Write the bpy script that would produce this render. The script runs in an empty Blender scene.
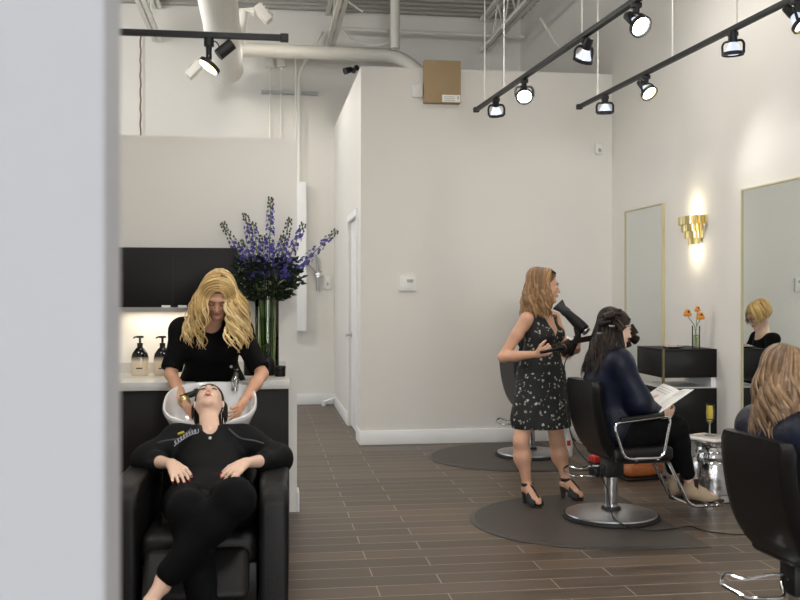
import bpy, bmesh, math, random
import numpy as np
from mathutils import Vector, Matrix
random.seed(7)
SC = bpy.context.scene
COL = SC.collection
PI = math.pi
# ---------------------------------------------------------------- camera
FPX, HX, HY, EYE = 970.0, 400.0, 293.0, 1.5
TH = math.radians(8.1)
SN, CS = math.sin(TH), math.cos(TH)
def PD(px, py, D):
    l = (px-HX)/FPX*D
    return Vector((l*CS+D*SN, D*CS-l*SN, EYE-(py-HY)/FPX*D))
def PY(px, py, Y):
    r = (px-HX)/FPX
    return PD(px, py, Y/(CS-r*SN))
def PX(px, py, X):
    r = (px-HX)/FPX
    return PD(px, py, X/(r*CS+SN))
def PZ(px, py, z=0.0):
    return PD(px, py, (EYE-z)*FPX/(py-HY))
cam_d = bpy.data.cameras.new('camera')
cam = bpy.data.objects.new('camera', cam_d); COL.objects.link(cam)
cam.location = (0, 0, EYE); cam.rotation_euler = (PI/2, 0, -TH)
cam_d.sensor_width = 36; cam_d.lens = FPX/800*36; cam_d.shift_y = -7/800
cam_d.dof.use_dof = True; cam_d.dof.focus_distance = 6.8; cam_d.dof.aperture_fstop = 4.5
cam_d.clip_start = .05
SC.camera = cam
SC.view_settings.view_transform = 'Standard'; SC.view_settings.look = 'None'
SC.view_settings.gamma = 1; SC.view_settings.exposure = 0.0
SC.view_settings.use_curve_mapping = False
SC.cycles.use_denoising = True
SC.cycles.max_bounces = 8; SC.cycles.diffuse_bounces = 5; SC.cycles.transmission_bounces = 8
SC.cycles.sample_clamp_indirect = 6
SC.cycles.caustics_reflective = False; SC.cycles.caustics_refractive = False

# ---------------------------------------------------------------- materials
def srgb(r, g, b):
    def f(c):
        c /= 255.0
        return c/12.92 if c <= .04045 else ((c+.055)/1.055)**2.4
    return (f(r), f(g), f(b), 1)
def mat(name, c, rough=.6, metal=0, var=.06, scale=6, bump=0, bscale=40, spec=.5, trans=0, ior=1.45, sheen=0, coat=0, emit=None, es=0, stretch=None, c2=None):
    m = bpy.data.materials.new(name); m.use_nodes = True
    nt = m.node_tree; N = nt.nodes; L = nt.links
    b = N['Principled BSDF']
    tc = N.new('ShaderNodeTexCoord'); mp = N.new('ShaderNodeMapping')
    if stretch: mp.inputs['Scale'].default_value = stretch
    L.new(tc.outputs['Object'], mp.inputs['Vector'])
    nz = N.new('ShaderNodeTexNoise'); nz.inputs['Scale'].default_value = scale; nz.inputs['Detail'].default_value = 3
    L.new(mp.outputs[0], nz.inputs['Vector'])
    mx = N.new('ShaderNodeMix'); mx.data_type = 'RGBA'
    col = srgb(*c)
    if c2:
        a, d = col, srgb(*c2)
    else:
        a = tuple(min(1, x*(1-var)) for x in col[:3])+(1,); d = tuple(min(1, x*(1+var)) for x in col[:3])+(1,)
    mx.inputs[6].default_value = a; mx.inputs[7].default_value = d
    L.new(nz.outputs['Fac'], mx.inputs[0]); L.new(mx.outputs[2], b.inputs['Base Color'])
    b.inputs['Roughness'].default_value = rough; b.inputs['Metallic'].default_value = metal
    b.inputs['Specular IOR Level'].default_value = spec; b.inputs['IOR'].default_value = ior
    b.inputs['Transmission Weight'].default_value = trans
    b.inputs['Sheen Weight'].default_value = sheen; b.inputs['Coat Weight'].default_value = coat
    if emit:
        b.inputs['Emission Color'].default_value = srgb(*emit); b.inputs['Emission Strength'].default_value = es
    if bump:
        n2 = N.new('ShaderNodeTexNoise'); n2.inputs['Scale'].default_value = bscale; n2.inputs['Detail'].default_value = 4
        bp = N.new('ShaderNodeBump'); bp.inputs['Strength'].default_value = bump; bp.inputs['Distance'].default_value = .01
        L.new(mp.outputs[0], n2.inputs['Vector']); L.new(n2.outputs['Fac'], bp.inputs['Height']); L.new(bp.outputs[0], b.inputs['Normal'])
    return m
M = {}
M['wall'] = mat('wall paint', (226, 223, 217), .85, var=.02, scale=1.2, bump=.05, bscale=60)
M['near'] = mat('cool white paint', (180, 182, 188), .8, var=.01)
M['trim'] = mat('trim paint', (236, 236, 236), .45, var=.01)
M['deck'] = mat('deck paint', (176, 174, 168), .8, var=.03)
M['pipe'] = mat('painted pipe', (226, 223, 215), .6, var=.02)
M['cord'] = mat('brown cord', (120, 98, 80), .8)
M['black'] = mat('black lacquer', (14, 12, 11), .5, var=.2, spec=.3)
M['matte'] = mat('matte black', (16, 16, 17), .5, var=.2)
M['cab'] = mat('dark stained panel', (26, 22, 20), .5, spec=.25, var=.25, scale=3, stretch=(1, 1, 8))
M['leather'] = mat('black leather', (17, 16, 16), .4, spec=.4, var=.15, bump=.12, bscale=220)
M['leather2'] = mat('shampoo chair leather', (20, 18, 18), .48, spec=.35, var=.2, bump=.15, bscale=160)
M['chrome'] = mat('chrome', (205, 207, 210), .12, 1, var=.03)
M['brushed'] = mat('brushed steel', (185, 185, 188), .3, 1, var=.12, scale=3)
M['brass'] = mat('brass', (214, 196, 140), .28, 1, var=.08)
M['gold'] = mat('pale gold frame', (196, 186, 148), .5, .25, var=.05)
M['mirror'] = mat('mirror glass', (232, 238, 236), .0, 1, var=.0)
M['ceramic'] = mat('white ceramic', (240, 240, 240), .12, var=.01, coat=.4)
M['counter'] = mat('pale counter', (196, 194, 190), .3, var=.04, scale=20)
M['rubber'] = mat('black rubber', (20, 20, 20), .6)
M['mat'] = mat('anti-fatigue mat', (66, 60, 55), .5, var=.08, bump=.1, bscale=120)
M['matedge'] = mat('mat bevel', (58, 54, 52), .38, var=.08)
M['cardboard'] = mat('cardboard', (165, 142, 108), .8, var=.05)
M['plastic'] = mat('white plastic', (228, 228, 224), .45, var=.02)
M['greyplastic'] = mat('grey plastic', (170, 170, 168), .5, var=.03)
M['lens'] = mat('lit lamp lens', (255, 250, 240), .3, emit=(255, 250, 240), es=14)
M['warmlens'] = mat('lit warm lens', (255, 235, 190), .3, emit=(255, 225, 160), es=12)
M['bulb'] = mat('lamp reflector', (215, 220, 232), .25, .5, var=.05, emit=(215, 225, 255), es=.7)
M['skin'] = mat('skin', (205, 158, 130), .5, var=.05, scale=12, spec=.35)
M['skin2'] = mat('fair skin', (228, 192, 170), .5, var=.05, scale=12, spec=.35)
M['lip'] = mat('lips', (176, 104, 94), .4)
M['eye'] = mat('eye white', (225, 222, 218), .2)
M['iris'] = mat('iris', (60, 44, 34), .2)
M['brow'] = mat('eyebrow hair', (96, 70, 46), .8)
M['nail'] = mat('red nail polish', (170, 28, 36), .2)
M['blackcloth'] = mat('black cloth', (8, 8, 9), .85, var=.2, scale=30, bump=.25, bscale=18, spec=.2)
M['robe'] = mat('black robe', (9, 10, 13), .7, var=.2, scale=10, bump=.4, bscale=9, spec=.25)
M['pants'] = mat('charcoal trousers', (8, 8, 10), .85, var=.15, bump=.2, bscale=12, spec=.2)
M['navy'] = mat('navy satin cape', (11, 18, 38), .5, var=.25, scale=5, bump=.5, bscale=8, spec=.35)
M['suede'] = mat('beige suede', (178, 158, 134), .8, var=.08, scale=30)
M['elastic'] = mat('brown elastic', (52, 34, 30), .8)
M['sole'] = mat('dark sole', (40, 32, 28), .6)
M['thread'] = mat('silver thread', (205, 205, 215), .5)
M['yellow'] = mat('yellow plastic', (200, 190, 40), .5)
M['paper'] = mat('paper', (240, 238, 234), .7, var=.02)
M['printed'] = mat('printed page', (232, 226, 216), .6, c2=(150, 130, 120), scale=18)
M['stem'] = mat('green stem', (112, 128, 78), .6, var=.2)
M['leaf'] = mat('dark leaf', (28, 42, 25), .6, var=.35, scale=14)
M['petal'] = mat('violet blue petal', (50, 44, 116), .5, scale=25, c2=(88, 80, 170))
M['bud'] = mat('dark bud', (70, 62, 88), .6, c2=(86, 96, 60), scale=30)
M['orange'] = mat('orange petal', (232, 158, 50), .55, c2=(205, 120, 40), scale=40)
M['juice'] = mat('orange juice', (255, 222, 80), .3, var=.02)
M['cream'] = mat('cream label', (226, 210, 184), .45, var=.03)
M['brownbag'] = mat('tan leather', (168, 96, 52), .4, var=.15)
M['red'] = mat('red plastic', (196, 40, 36), .4)
M['woodb'] = mat('dark wood', (50, 38, 30), .5)
M['steelstool'] = mat('hammered aluminium', (200, 200, 202), .16, 1, var=.05, bump=.2, bscale=30)
def glass(name, tint=(253, 254, 253), rough=.0):
    m = bpy.data.materials.new(name); m.use_nodes = True
    nt = m.node_tree; N = nt.nodes; L = nt.links
    N.remove(N['Principled BSDF'])
    out = N['Material Output']
    tr = N.new('ShaderNodeBsdfTransparent'); gl = N.new('ShaderNodeBsdfGlossy'); gl.inputs['Roughness'].default_value = .02
    tr.inputs[0].default_value = srgb(*tint)
    lw = N.new('ShaderNodeLayerWeight'); lw.inputs[0].default_value = .25
    mx = N.new('ShaderNodeMixShader')
    L.new(lw.outputs['Fresnel'], mx.inputs[0]); L.new(tr.outputs[0], mx.inputs[1]); L.new(gl.outputs[0], mx.inputs[2]); L.new(mx.outputs[0], out.inputs[0])
    return m
M['glass'] = glass('clear glass'); M['vaseglass'] = glass('green tinted glass', (232, 240, 226))
M['water'] = glass('vase water', (228, 234, 210)); M['acrylic'] = glass('hazy clear plastic', (214, 216, 218))

def hairmat(name, cols, rough=.42):
    m = bpy.data.materials.new(name); m.use_nodes = True
    nt = m.node_tree; N = nt.nodes; L = nt.links; b = N['Principled BSDF']
    g = N.new('ShaderNodeNewGeometry'); r = N.new('ShaderNodeValToRGB')
    e = r.color_ramp.elements
    e[0].color = srgb(*cols[0]); e[1].color = srgb(*cols[-1])
    for i, c in enumerate(cols[1:-1]):
        q = e.new((i+1)/(len(cols)-1)); q.color = srgb(*c)
    tc = N.new('ShaderNodeTexCoord'); nz = N.new('ShaderNodeTexNoise'); nz.inputs['Scale'].default_value = 45
    L.new(tc.outputs['Object'], nz.inputs['Vector'])
    mt = N.new('ShaderNodeMath'); mt.operation = 'MULTIPLY_ADD'; mt.inputs[1].default_value = .65
    L.new(g.outputs['Random Per Island'], mt.inputs[0])
    m2 = N.new('ShaderNodeMath'); m2.operation = 'MULTIPLY'; m2.inputs[1].default_value = .4
    L.new(nz.outputs['Fac'], m2.inputs[0]); L.new(m2.outputs[0], mt.inputs[2])
    L.new(mt.outputs[0], r.inputs[0]); L.new(r.outputs[0], b.inputs['Base Color'])
    b.inputs['Roughness'].default_value = rough; b.inputs['Specular IOR Level'].default_value = .4 if rough > .41 else .22
    return m
M['blonde'] = hairmat('golden blonde hair', [(138, 106, 62), (196, 164, 108), (226, 200, 146), (238, 218, 172)])
M['blonde_root'] = mat('dark blonde roots', (120, 92, 58), .6, var=.2, scale=30)
M['ombre'] = hairmat('light brown hair', [(78, 54, 36), (112, 80, 50), (146, 110, 68), (180, 142, 92)])
M['lightbrown'] = hairmat('ash brown hair', [(62, 46, 34), (96, 74, 54), (130, 102, 74), (166, 138, 104)])
M['darkhair'] = hairmat('dark brown hair', [(12, 9, 8), (20, 14, 12), (34, 24, 18), (70, 48, 32)], .4)
M['pixie'] = hairmat('short blonde hair', [(150, 112, 60), (190, 150, 88), (216, 182, 122), (230, 200, 144)])

# floor planks
def floor_mat():
    m = bpy.data.materials.new('dark plank tile'); m.use_nodes = True
    nt = m.node_tree; N = nt.nodes; L = nt.links; b = N['Principled BSDF']
    tc = N.new('ShaderNodeTexCoord')
    br = N.new('ShaderNodeTexBrick'); br.offset = .37; br.offset_frequency = 2
    br.inputs['Scale'].default_value = 1; br.inputs['Brick Width'].default_value = .92; br.inputs['Row Height'].default_value = .17
    br.inputs['Mortar Size'].default_value = .0028; br.inputs['Mortar Smooth'].default_value = .2
    br.inputs['Color1'].default_value = srgb(98, 82, 67); br.inputs['Color2'].default_value = srgb(70, 57, 46)
    br.inputs['Mortar'].default_value = srgb(172, 160, 146)
    L.new(tc.outputs['Object'], br.inputs['Vector'])
    mp = N.new('ShaderNodeMapping'); mp.inputs['Scale'].default_value = (1.2, 16, 1)
    L.new(tc.outputs['Object'], mp.inputs['Vector'])
    nz = N.new('ShaderNodeTexNoise'); nz.inputs['Scale'].default_value = 2.2; nz.inputs['Detail'].default_value = 5
    L.new(mp.outputs[0], nz.inputs['Vector'])
    rr = N.new('ShaderNodeMapRange'); rr.inputs['From Min'].default_value = .25; rr.inputs['From Max'].default_value = .75
    rr.inputs['To Min'].default_value = .62; rr.inputs['To Max'].default_value = 1.35
    L.new(nz.outputs['Fac'], rr.inputs['Value'])
    mx = N.new('ShaderNodeMix'); mx.data_type = 'RGBA'; mx.blend_type = 'MULTIPLY'; mx.inputs[0].default_value = 1
    L.new(br.outputs['Color'], mx.inputs[6]); L.new(rr.outputs[0], mx.inputs[7]); L.new(mx.outputs[2], b.inputs['Base Color'])
    r2 = N.new('ShaderNodeMapRange'); r2.inputs['To Min'].default_value = .3; r2.inputs['To Max'].default_value = .5
    L.new(nz.outputs['Fac'], r2.inputs['Value']); L.new(r2.outputs[0], b.inputs['Roughness'])
    bp = N.new('ShaderNodeBump'); bp.inputs['Strength'].default_value = .25; bp.inputs['Distance'].default_value = .003
    L.new(nz.outputs['Fac'], bp.inputs['Height']); L.new(bp.outputs[0], b.inputs['Normal'])
    return m
M['hazy'] = mat('hazy plastic sheet', (225, 228, 230), .25, var=.03); M['hazy'].node_tree.nodes['Principled BSDF'].inputs['Alpha'].default_value = .45
M['floor'] = floor_mat()
def floral_mat():
    m = bpy.data.materials.new('black floral cloth'); m.use_nodes = True
    nt = m.node_tree; N = nt.nodes; L = nt.links; b = N['Principled BSDF']
    tc = N.new('ShaderNodeTexCoord')
    wz = N.new('ShaderNodeTexNoise'); wz.inputs['Scale'].default_value = 60
    L.new(tc.outputs['Object'], wz.inputs['Vector'])
    ad = N.new('ShaderNodeVectorMath'); ad.operation = 'MULTIPLY_ADD'; ad.inputs[1].default_value = (.03, .03, .03)
    L.new(wz.outputs['Color'], ad.inputs[0]); L.new(tc.outputs['Object'], ad.inputs[2])
    vo = N.new('ShaderNodeTexVoronoi'); vo.inputs['Scale'].default_value = 32
    L.new(ad.outputs[0], vo.inputs['Vector'])
    lt = N.new('ShaderNodeMath'); lt.operation = 'LESS_THAN'; lt.inputs[1].default_value = .27
    L.new(vo.outputs['Distance'], lt.inputs[0])
    nz = N.new('ShaderNodeTexNoise'); nz.inputs['Scale'].default_value = 30
    L.new(tc.outputs['Object'], nz.inputs['Vector'])
    cr = N.new('ShaderNodeValToRGB'); e = cr.color_ramp.elements
    e[0].color = srgb(120, 124, 104); e[0].position = .4; e[1].color = srgb(176, 172, 164); e[1].position = .6
    L.new(nz.outputs['Fac'], cr.inputs[0])
    mx = N.new('ShaderNodeMix'); mx.data_type = 'RGBA'; mx.inputs[6].default_value = srgb(15, 15, 16)
    L.new(lt.outputs[0], mx.inputs[0]); L.new(cr.outputs[0], mx.inputs[7]); L.new(mx.outputs[2], b.inputs['Base Color'])
    b.inputs['Roughness'].default_value = .75
    return m
M['floral'] = floral_mat()
def bottle_mat():
    m = bpy.data.materials.new('black fading to cream bottle'); m.use_nodes = True
    nt = m.node_tree; N = nt.nodes; L = nt.links; b = N['Principled BSDF']
    tc = N.new('ShaderNodeTexCoord'); sp = N.new('ShaderNodeSeparateXYZ'); L.new(tc.outputs['Object'], sp.inputs[0])
    cr = N.new('ShaderNodeValToRGB'); e = cr.color_ramp.elements
    mr = N.new('ShaderNodeMapRange'); mr.inputs['From Max'].default_value = .25
    L.new(sp.outputs['Z'], mr.inputs['Value']); L.new(mr.outputs[0], cr.inputs[0])
    e[0].position = .36; e[0].color = srgb(224, 208, 182); e[1].position = .5; e[1].color = srgb(14, 13, 13)
    L.new(cr.outputs[0], b.inputs['Base Color']); b.inputs['Roughness'].default_value = .12
    return m
M['bottle'] = bottle_mat()

# ---------------------------------------------------------------- mesh builder
def frame(d):
    d = Vector(d).normalized()
    a = Vector((0, 0, 1)) if abs(d.z) < .9 else Vector((1, 0, 0))
    u = d.cross(a).normalized(); v = d.cross(u).normalized()
    return d, u, v
class MB:
    def __init__(s): s.v = []; s.f = []; s.m = []
    def add(s, vs, fs, mi=0):
        o = len(s.v); s.v += [tuple(x) for x in vs]
        s.f += [tuple(i+o for i in f) for f in fs]; s.m += [mi]*len(fs)
        return s
    def box(s, c, d, rot=0, bev=0, mi=0, seg=2, M3=None):
        bm = bmesh.new(); bmesh.ops.create_cube(bm, size=1)
        for v in bm.verts: v.co = Vector((v.co.x*d[0], v.co.y*d[1], v.co.z*d[2]))
        if bev: bmesh.ops.bevel(bm, geom=bm.edges[:], offset=bev, segments=seg, affect='EDGES', profile=.5)
        R = M3 if M3 is not None else Matrix.Rotation(rot, 3, 'Z')
        bm.verts.index_update()
        vs = [R @ v.co + Vector(c) for v in bm.verts]
        fs = [[v.index for v in f.verts] for f in bm.faces]; bm.free()
        return s.add(vs, fs, mi)
    def bb(s, a, b, bev=0, mi=0):
        c = [(a[i]+b[i])/2 for i in range(3)]; d = [abs(b[i]-a[i]) for i in range(3)]
        return s.box(c, d, 0, bev, mi)
    def tube(s, pts, r, n=10, mi=0, closed=False, flat=1.0, cap=True):
        P = [Vector(p) for p in pts]; k = len(P)
        R = r if isinstance(r, (list, tuple)) else [r]*k
        T = []
        for i in range(k):
            a = P[(i-1) % k] if (closed or i > 0) else P[i]; b = P[(i+1) % k] if (closed or i < k-1) else P[i]
            t = b-a; T.append(t.normalized() if t.length > 1e-9 else Vector((0, 0, 1)))
        _, u, v = frame(T[0]); vs = []
        for i in range(k):
            u = (u-T[i]*u.dot(T[i]))
            u = u.normalized() if u.length > 1e-6 else frame(T[i])[1]
            v = T[i].cross(u)
            for j in range(n):
                a = 2*PI*j/n
                vs.append(P[i]+u*math.cos(a)*R[i]+v*math.sin(a)*R[i]*flat)
        fs = []
        for i in range(k if closed else k-1):
            for j in range(n):
                a = i*n+j; b = i*n+(j+1) % n; i2 = (i+1) % k
                fs.append((a, b, i2*n+(j+1) % n, i2*n+j))
        if not closed and cap:
            fs.append(tuple(range(n-1, -1, -1))); fs.append(tuple((k-1)*n+j for j in range(n)))
        return s.add(vs, fs, mi)
    def lathe(s, prof, c=(0, 0, 0), n=32, axis=(0, 0, 1), mi=0, sx=1, sy=1):
        d, u, v = frame(axis)
        if abs(d.z) > .999: u, v = Vector((1, 0, 0)), Vector((0, 1, 0))*(1 if d.z > 0 else -1)
        vs = []; C = Vector(c)
        for (r, z) in prof:
            for j in range(n):
                a = 2*PI*j/n; vs.append(C+d*z+u*math.cos(a)*r*sx+v*math.sin(a)*r*sy)
        fs = []
        for i in range(len(prof)-1):
            for j in range(n):
                fs.append((i*n+j, i*n+(j+1) % n, (i+1)*n+(j+1) % n, (i+1)*n+j))
        if prof[0][0] > 1e-5: fs.append(tuple(range(n-1, -1, -1)))
        if prof[-1][0] > 1e-5: fs.append(tuple((len(prof)-1)*n+j for j in range(n)))
        return s.add(vs, fs, mi)
    def cyl(s, a, b, r, n=20, mi=0, r2=None):
        a, b = Vector(a), Vector(b)
        return s.lathe([(r, 0), (r if r2 is None else r2, (b-a).length)], a, n, b-a, mi)
    def ell(s, c, r, mi=0, R=None, nu=16, nv=10):
        vs = []; C = Vector(c)
        for i in range(nv+1):
            t = PI*i/nv
            for j in range(nu):
                a = 2*PI*j/nu
                p = Vector((r[0]*math.sin(t)*math.cos(a), r[1]*math.sin(t)*math.sin(a), r[2]*math.cos(t)))
                vs.append(C+(R @ p if R is not None else p))
        fs = [(i*nu+j, i*nu+(j+1) % nu, (i+1)*nu+(j+1) % nu, (i+1)*nu+j) for i in range(nv) for j in range(nu)]
        return s.add(vs, fs, mi)
    def prism(s, poly, d, mi=0, O=(0, 0, 0), X=(1, 0, 0), Y=(0, 1, 0)):
        O, X, Y = Vector(O), Vector(X), Vector(Y); Nn = X.cross(Y); n = len(poly)
        vs = [O+X*a+Y*b for a, b in poly]+[O+X*a+Y*b+Nn*d for a, b in poly]
        fs = [tuple(range(n-1, -1, -1)), tuple(range(n, 2*n))]+[(i, (i+1) % n, n+(i+1) % n, n+i) for i in range(n)]
        return s.add(vs, fs, mi)
    def build(s, name, mats, parent=None, smooth=35, loc=None):
        me = bpy.data.meshes.new(name); me.from_pydata([tuple(v) for v in s.v], [], s.f)
        for m in (mats if isinstance(mats, (list, tuple)) else [mats]): me.materials.append(m)
        if len(set(s.m)) > 1: me.polygons.foreach_set('material_index', s.m)
        bm = bmesh.new(); bm.from_mesh(me)
        bmesh.ops.remove_doubles(bm, verts=bm.verts, dist=1e-6)
        bmesh.ops.recalc_face_normals(bm, faces=bm.faces); bm.to_mesh(me); bm.free()
        if smooth:
            me.polygons.foreach_set('use_smooth', [True]*len(me.polygons)); me.set_sharp_from_angle(angle=math.radians(smooth))
        me.update()
        o = bpy.data.objects.new(name, me); COL.objects.link(o)
        if parent: o.parent = parent
        if loc is not None: o.location = loc
        return o
def tag(o, label=None, cat=None, group=None, kind=None):
    if label: o['label'] = label
    if cat: o['category'] = cat
    if group: o['group'] = group
    if kind: o['kind'] = kind
    return o
def empty(name, loc=(0, 0, 0), rz=0, label=None, cat=None, group=None):
    o = bpy.data.objects.new(name, None); COL.objects.link(o); o.empty_display_size = .1
    o.location = loc; o.rotation_euler = (0, 0, rz)
    return tag(o, label, cat, group)
def struct(name, mb, m, **k):
    return tag(mb.build(name, m, **k), kind='structure')
def copy_tree(o, parent=None):
    c = o.copy(); COL.objects.link(c); c.parent = parent
    for ch in list(o.children): copy_tree(ch, c)
    return c
def rnd_path(ctrl, n=8, closed=False):
    """Catmull-Rom through ctrl"""
    P = [Vector(p) for p in ctrl]; k = len(P); out = []
    g = (lambda i: P[i % k]) if closed else (lambda i: P[max(0, min(k-1, i))])
    for i in range(k if closed else k-1):
        a, b, c, d = g(i-1), g(i), g(i+1), g(i+2)
        for j in range(n):
            t = j/n
            out.append(.5*((2*b)+(c-a)*t+(2*a-5*b+4*c-d)*t*t+(3*b-a-3*c+d)*t**3))
    if not closed: out.append(P[-1])
    return out
def filleted(ctrl, r=.03, n=5, closed=False):
    P = [Vector(p) for p in ctrl]; k = len(P); out = []
    for i in range(k):
        if not closed and i in (0, k-1): out.append(P[i]); continue
        a, b, c = P[(i-1) % k], P[i], P[(i+1) % k]
        d1 = (a-b); d2 = (c-b); q = min(r, d1.length*.45, d2.length*.45)
        s, e = b+d1.normalized()*q, b+d2.normalized()*q
        for j in range(n+1):
            t = j/n; out.append(s*(1-t)**2+b*2*t*(1-t)+e*t*t)
    return out
# ---------------------------------------------------------------- the room
XR, XL, YB, YF, ZC = 3.55, -4.3, 13.1, -9.0, 5.32
YP = PZ(361, 445).y; XP = PZ(361, 445).x; ZP = 3.74           # partition block: front face, left face, top
struct('floor', MB().bb((XL, YF, -.1), (XR, YB, 0)), M['floor'], smooth=0)
struct('wall_back', MB().bb((XL-.15, YB, -.1), (XR+.15, YB+.15, ZC+.2)), M['wall'], smooth=0)
struct('wall_right', MB().bb((XR, YF, -.1), (XR+.15, YB, ZC+.2)), M['wall'], smooth=0)
struct('wall_left', MB().bb((XL-.15, YF, -.1), (XL, 8.3, ZC+.2)).bb((XL-.15, 12.4, -.1), (XL, YB, ZC+.2)).bb((XL-.15, 8.3, -.1), (XL, 12.4, .9)).bb((XL-.15, 8.3, 4.6), (XL, 12.4, ZC+.2)), M['wall'], smooth=0)
wl = struct('window_4', MB().bb((XL-.1, 8.34, .94), (XL-.09, 12.36, 4.56)), M['glass'], smooth=0)  # unseen window added to bring bluish daylight to the corridor and door
MB().bb((XL-.13, 8.3, .9), (XL-.05, 8.35, 4.6)).bb((XL-.13, 12.35, .9), (XL-.05, 12.4, 4.6)).bb((XL-.13, 10.3, .9), (XL-.05, 10.4, 4.6)).bb((XL-.13, 8.35, .9), (XL-.05, 12.35, .95)).bb((XL-.13, 8.35, 4.55), (XL-.05, 12.35, 4.6)).build('window_frame', M['matte'], wl, smooth=0)
# street front behind the camera: wall with three tall panes
wf = MB()
wx = [(-3.9, -1.5), (-1.2, 1.2), (1.45, 3.3)]
wf.bb((XL, YF-.2, -.1), (XR, YF, .3)); wf.bb((XL, YF-.2, 3.9), (XR, YF, ZC+.2))
ed = [XL, -3.9, -1.5, -1.2, 1.2, 1.45, 3.3, XR]
for a, b in ((XL, -3.9), (-1.5, -1.2), (1.2, 1.45), (3.3, XR)): wf.bb((a, YF-.2, .3), (b, YF, 3.9))
struct('wall_front', wf, M['wall'], smooth=0)
for i, (a, b) in enumerate(wx):
    g = MB().bb((a+.04, YF-.11, .34), (b-.04, YF-.1, 3.86))
    w = struct('window_%d' % (i+1), g, M['glass'], smooth=0)
    fr = MB()
    for p, q in (((a, .3), (b, .34)), ((a, 3.86), (b, 3.9)), ((a, .34), (a+.04, 3.86)), ((b-.04, .34), (b, 3.86)), (((a+b)/2-.02, .34), ((a+b)/2+.02, 3.86))):
        fr.bb((p[0], YF-.15, p[1]), (q[0], YF-.05, q[1]))
    fr.build('window_frame', M['matte'], w, smooth=0)
# corrugated deck ceiling, flutes running across the room
dk = MB(); pv = []; y = YF
prof = []
while y < YB:
    prof += [(y, 0), (y+.05, 0), (y+.07, -.045), (y+.13, -.045), (y+.15, 0)]; y += .19
n = len(prof)
vs = [(XL, a, ZC+b) for a, b in prof]+[(XR, a, ZC+b) for a, b in prof]
dk.add(vs, [(i, i+1, n+i+1, n+i) for i in range(n-1)])
struct('ceiling', dk, M['deck'], smooth=0)
# partition block with the door in its left face
struct('wall_partition', MB().bb((XP, YP, 0), (XR, YP+.12, ZP)), M['wall'], smooth=0)
dy0, dy1, dz = YP+.42, YP+1.4, 2.3
pl = MB().bb((XP, YP+.12, 0), (XP+.12, dy0, ZP)).bb((XP, dy1, 0), (XP+.12, YB, ZP)).bb((XP, dy0, dz), (XP+.12, dy1, ZP))
struct('wall_partition_side', pl, M['wall'], smooth=0)
struct('trim_1', MB().bb((XP-.012, dy0-.07, 0), (XP, dy0, dz+.07)).bb((XP-.012, dy1, 0), (XP, dy1+.07, dz+.07)).bb((XP-.012, dy0, dz), (XP, dy1, dz+.07)), M['trim'], smooth=0)
dr = struct('door_1', MB().bb((XP+.03, dy0+.004, .008), (XP+.07, dy1-.004, dz-.004)), M['trim'], smooth=0)
for z in (.25, 1.18, 2.05):
    MB().cyl((XP+.02, dy0+.006, z-.05), (XP+.02, dy0+.006, z+.05), .009, 10).bb((XP+.018, dy0+.006, z-.05), (XP+.03, dy0+.03, z+.05)).build('hinge', M['brushed'], dr)
MB().cyl((XP+.03, dy1-.07, 1.03), (XP-.03, dy1-.07, 1.03), .012, 12).cyl((XP+.03, dy1-.07, 1.03), (XP+.02, dy1-.07, 1.03), .028, 16).tube([(XP-.03, dy1-.07, 1.03), (XP-.04, dy1-.11, 1.03), (XP-.035, dy1-.19, 1.025)], .010, 10).build('door_handle', M['brushed'], dr)
# low wing wall that carries the shampoo counter
YW = PZ(297, 512).y; XW = PZ(297, 512).x; ZW = 2.555
struct('wall_wing', MB().bb((XL, YW, 0), (XW, YW+.14, ZW)), M['wall'], smooth=0)
# near wall end seen out of focus at the left
ne = PD(121, 300, 1.06)
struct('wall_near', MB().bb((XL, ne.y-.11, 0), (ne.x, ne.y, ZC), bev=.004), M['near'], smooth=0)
# baseboards
def baseb(name, a, b):
    struct(name, MB().bb(a, b, bev=.005), M['trim'])
t = .016; bh = .14
baseb('baseboard_partition', (XP-t, YP-t, 0), (XR-t, YP, bh))
baseb('baseboard_partition_side', (XP-t, YP, 0), (XP, dy0-.07, bh)); baseb('baseboard_partition_side_far', (XP-t, dy1+.07, 0), (XP, YB-t, bh))
baseb('baseboard_right', (XR-t, YF+.01, 0), (XR, YP-t, bh))
baseb('baseboard_back', (XL+t, YB-t, 0), (XP-t, YB, bh))
baseb('baseboard_wing', (XW, YW-t, 0), (XW+t, YW+.14+t, bh))

# ---------------------------------------------------------------- ceiling steel, duct, pipes
def joist(X, label, y0=2.0):
    o = empty('roof_joist', (X, y0, 4.8), 0, label, 'joist', 'open-web roof joists')
    L = YB-.06-y0; zt = .47
    MB().bb((-.06, 0, 0), (-.012, L, .045)).bb((.012, 0, 0), (.06, L, .045)).build('bottom_chord', M['pipe'], o, smooth=0)
    MB().bb((-.06, 0, zt-.045), (-.012, L, zt)).bb((.012, 0, zt-.045), (.06, L, zt)).build('top_chord', M['pipe'], o, smooth=0)
    w = MB(); q = .62; k = int(L/q)
    for i in range(k):
        a, b = (i*q, .02), ((i+.5)*q, zt-.02); c = ((i+1)*q, .02)
        w.tube([(0, a[0], a[1]), (0, b[0], b[1])], .012, 6).tube([(0, b[0], b[1]), (0, c[0], c[1])], .012, 6)
    w.build('web', M['pipe'], o)
    return o
joist(PY(156, 40, 12.9).x, 'white steel open-web roof joist left of the big round duct')
joist(PY(331, 42, 12.9).x, 'white steel open-web roof joist above the door side of the white partition')
joist(PY(486, 55, 12.9).x, 'white steel open-web roof joist above the middle of the partition, behind the right tracks')
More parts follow.
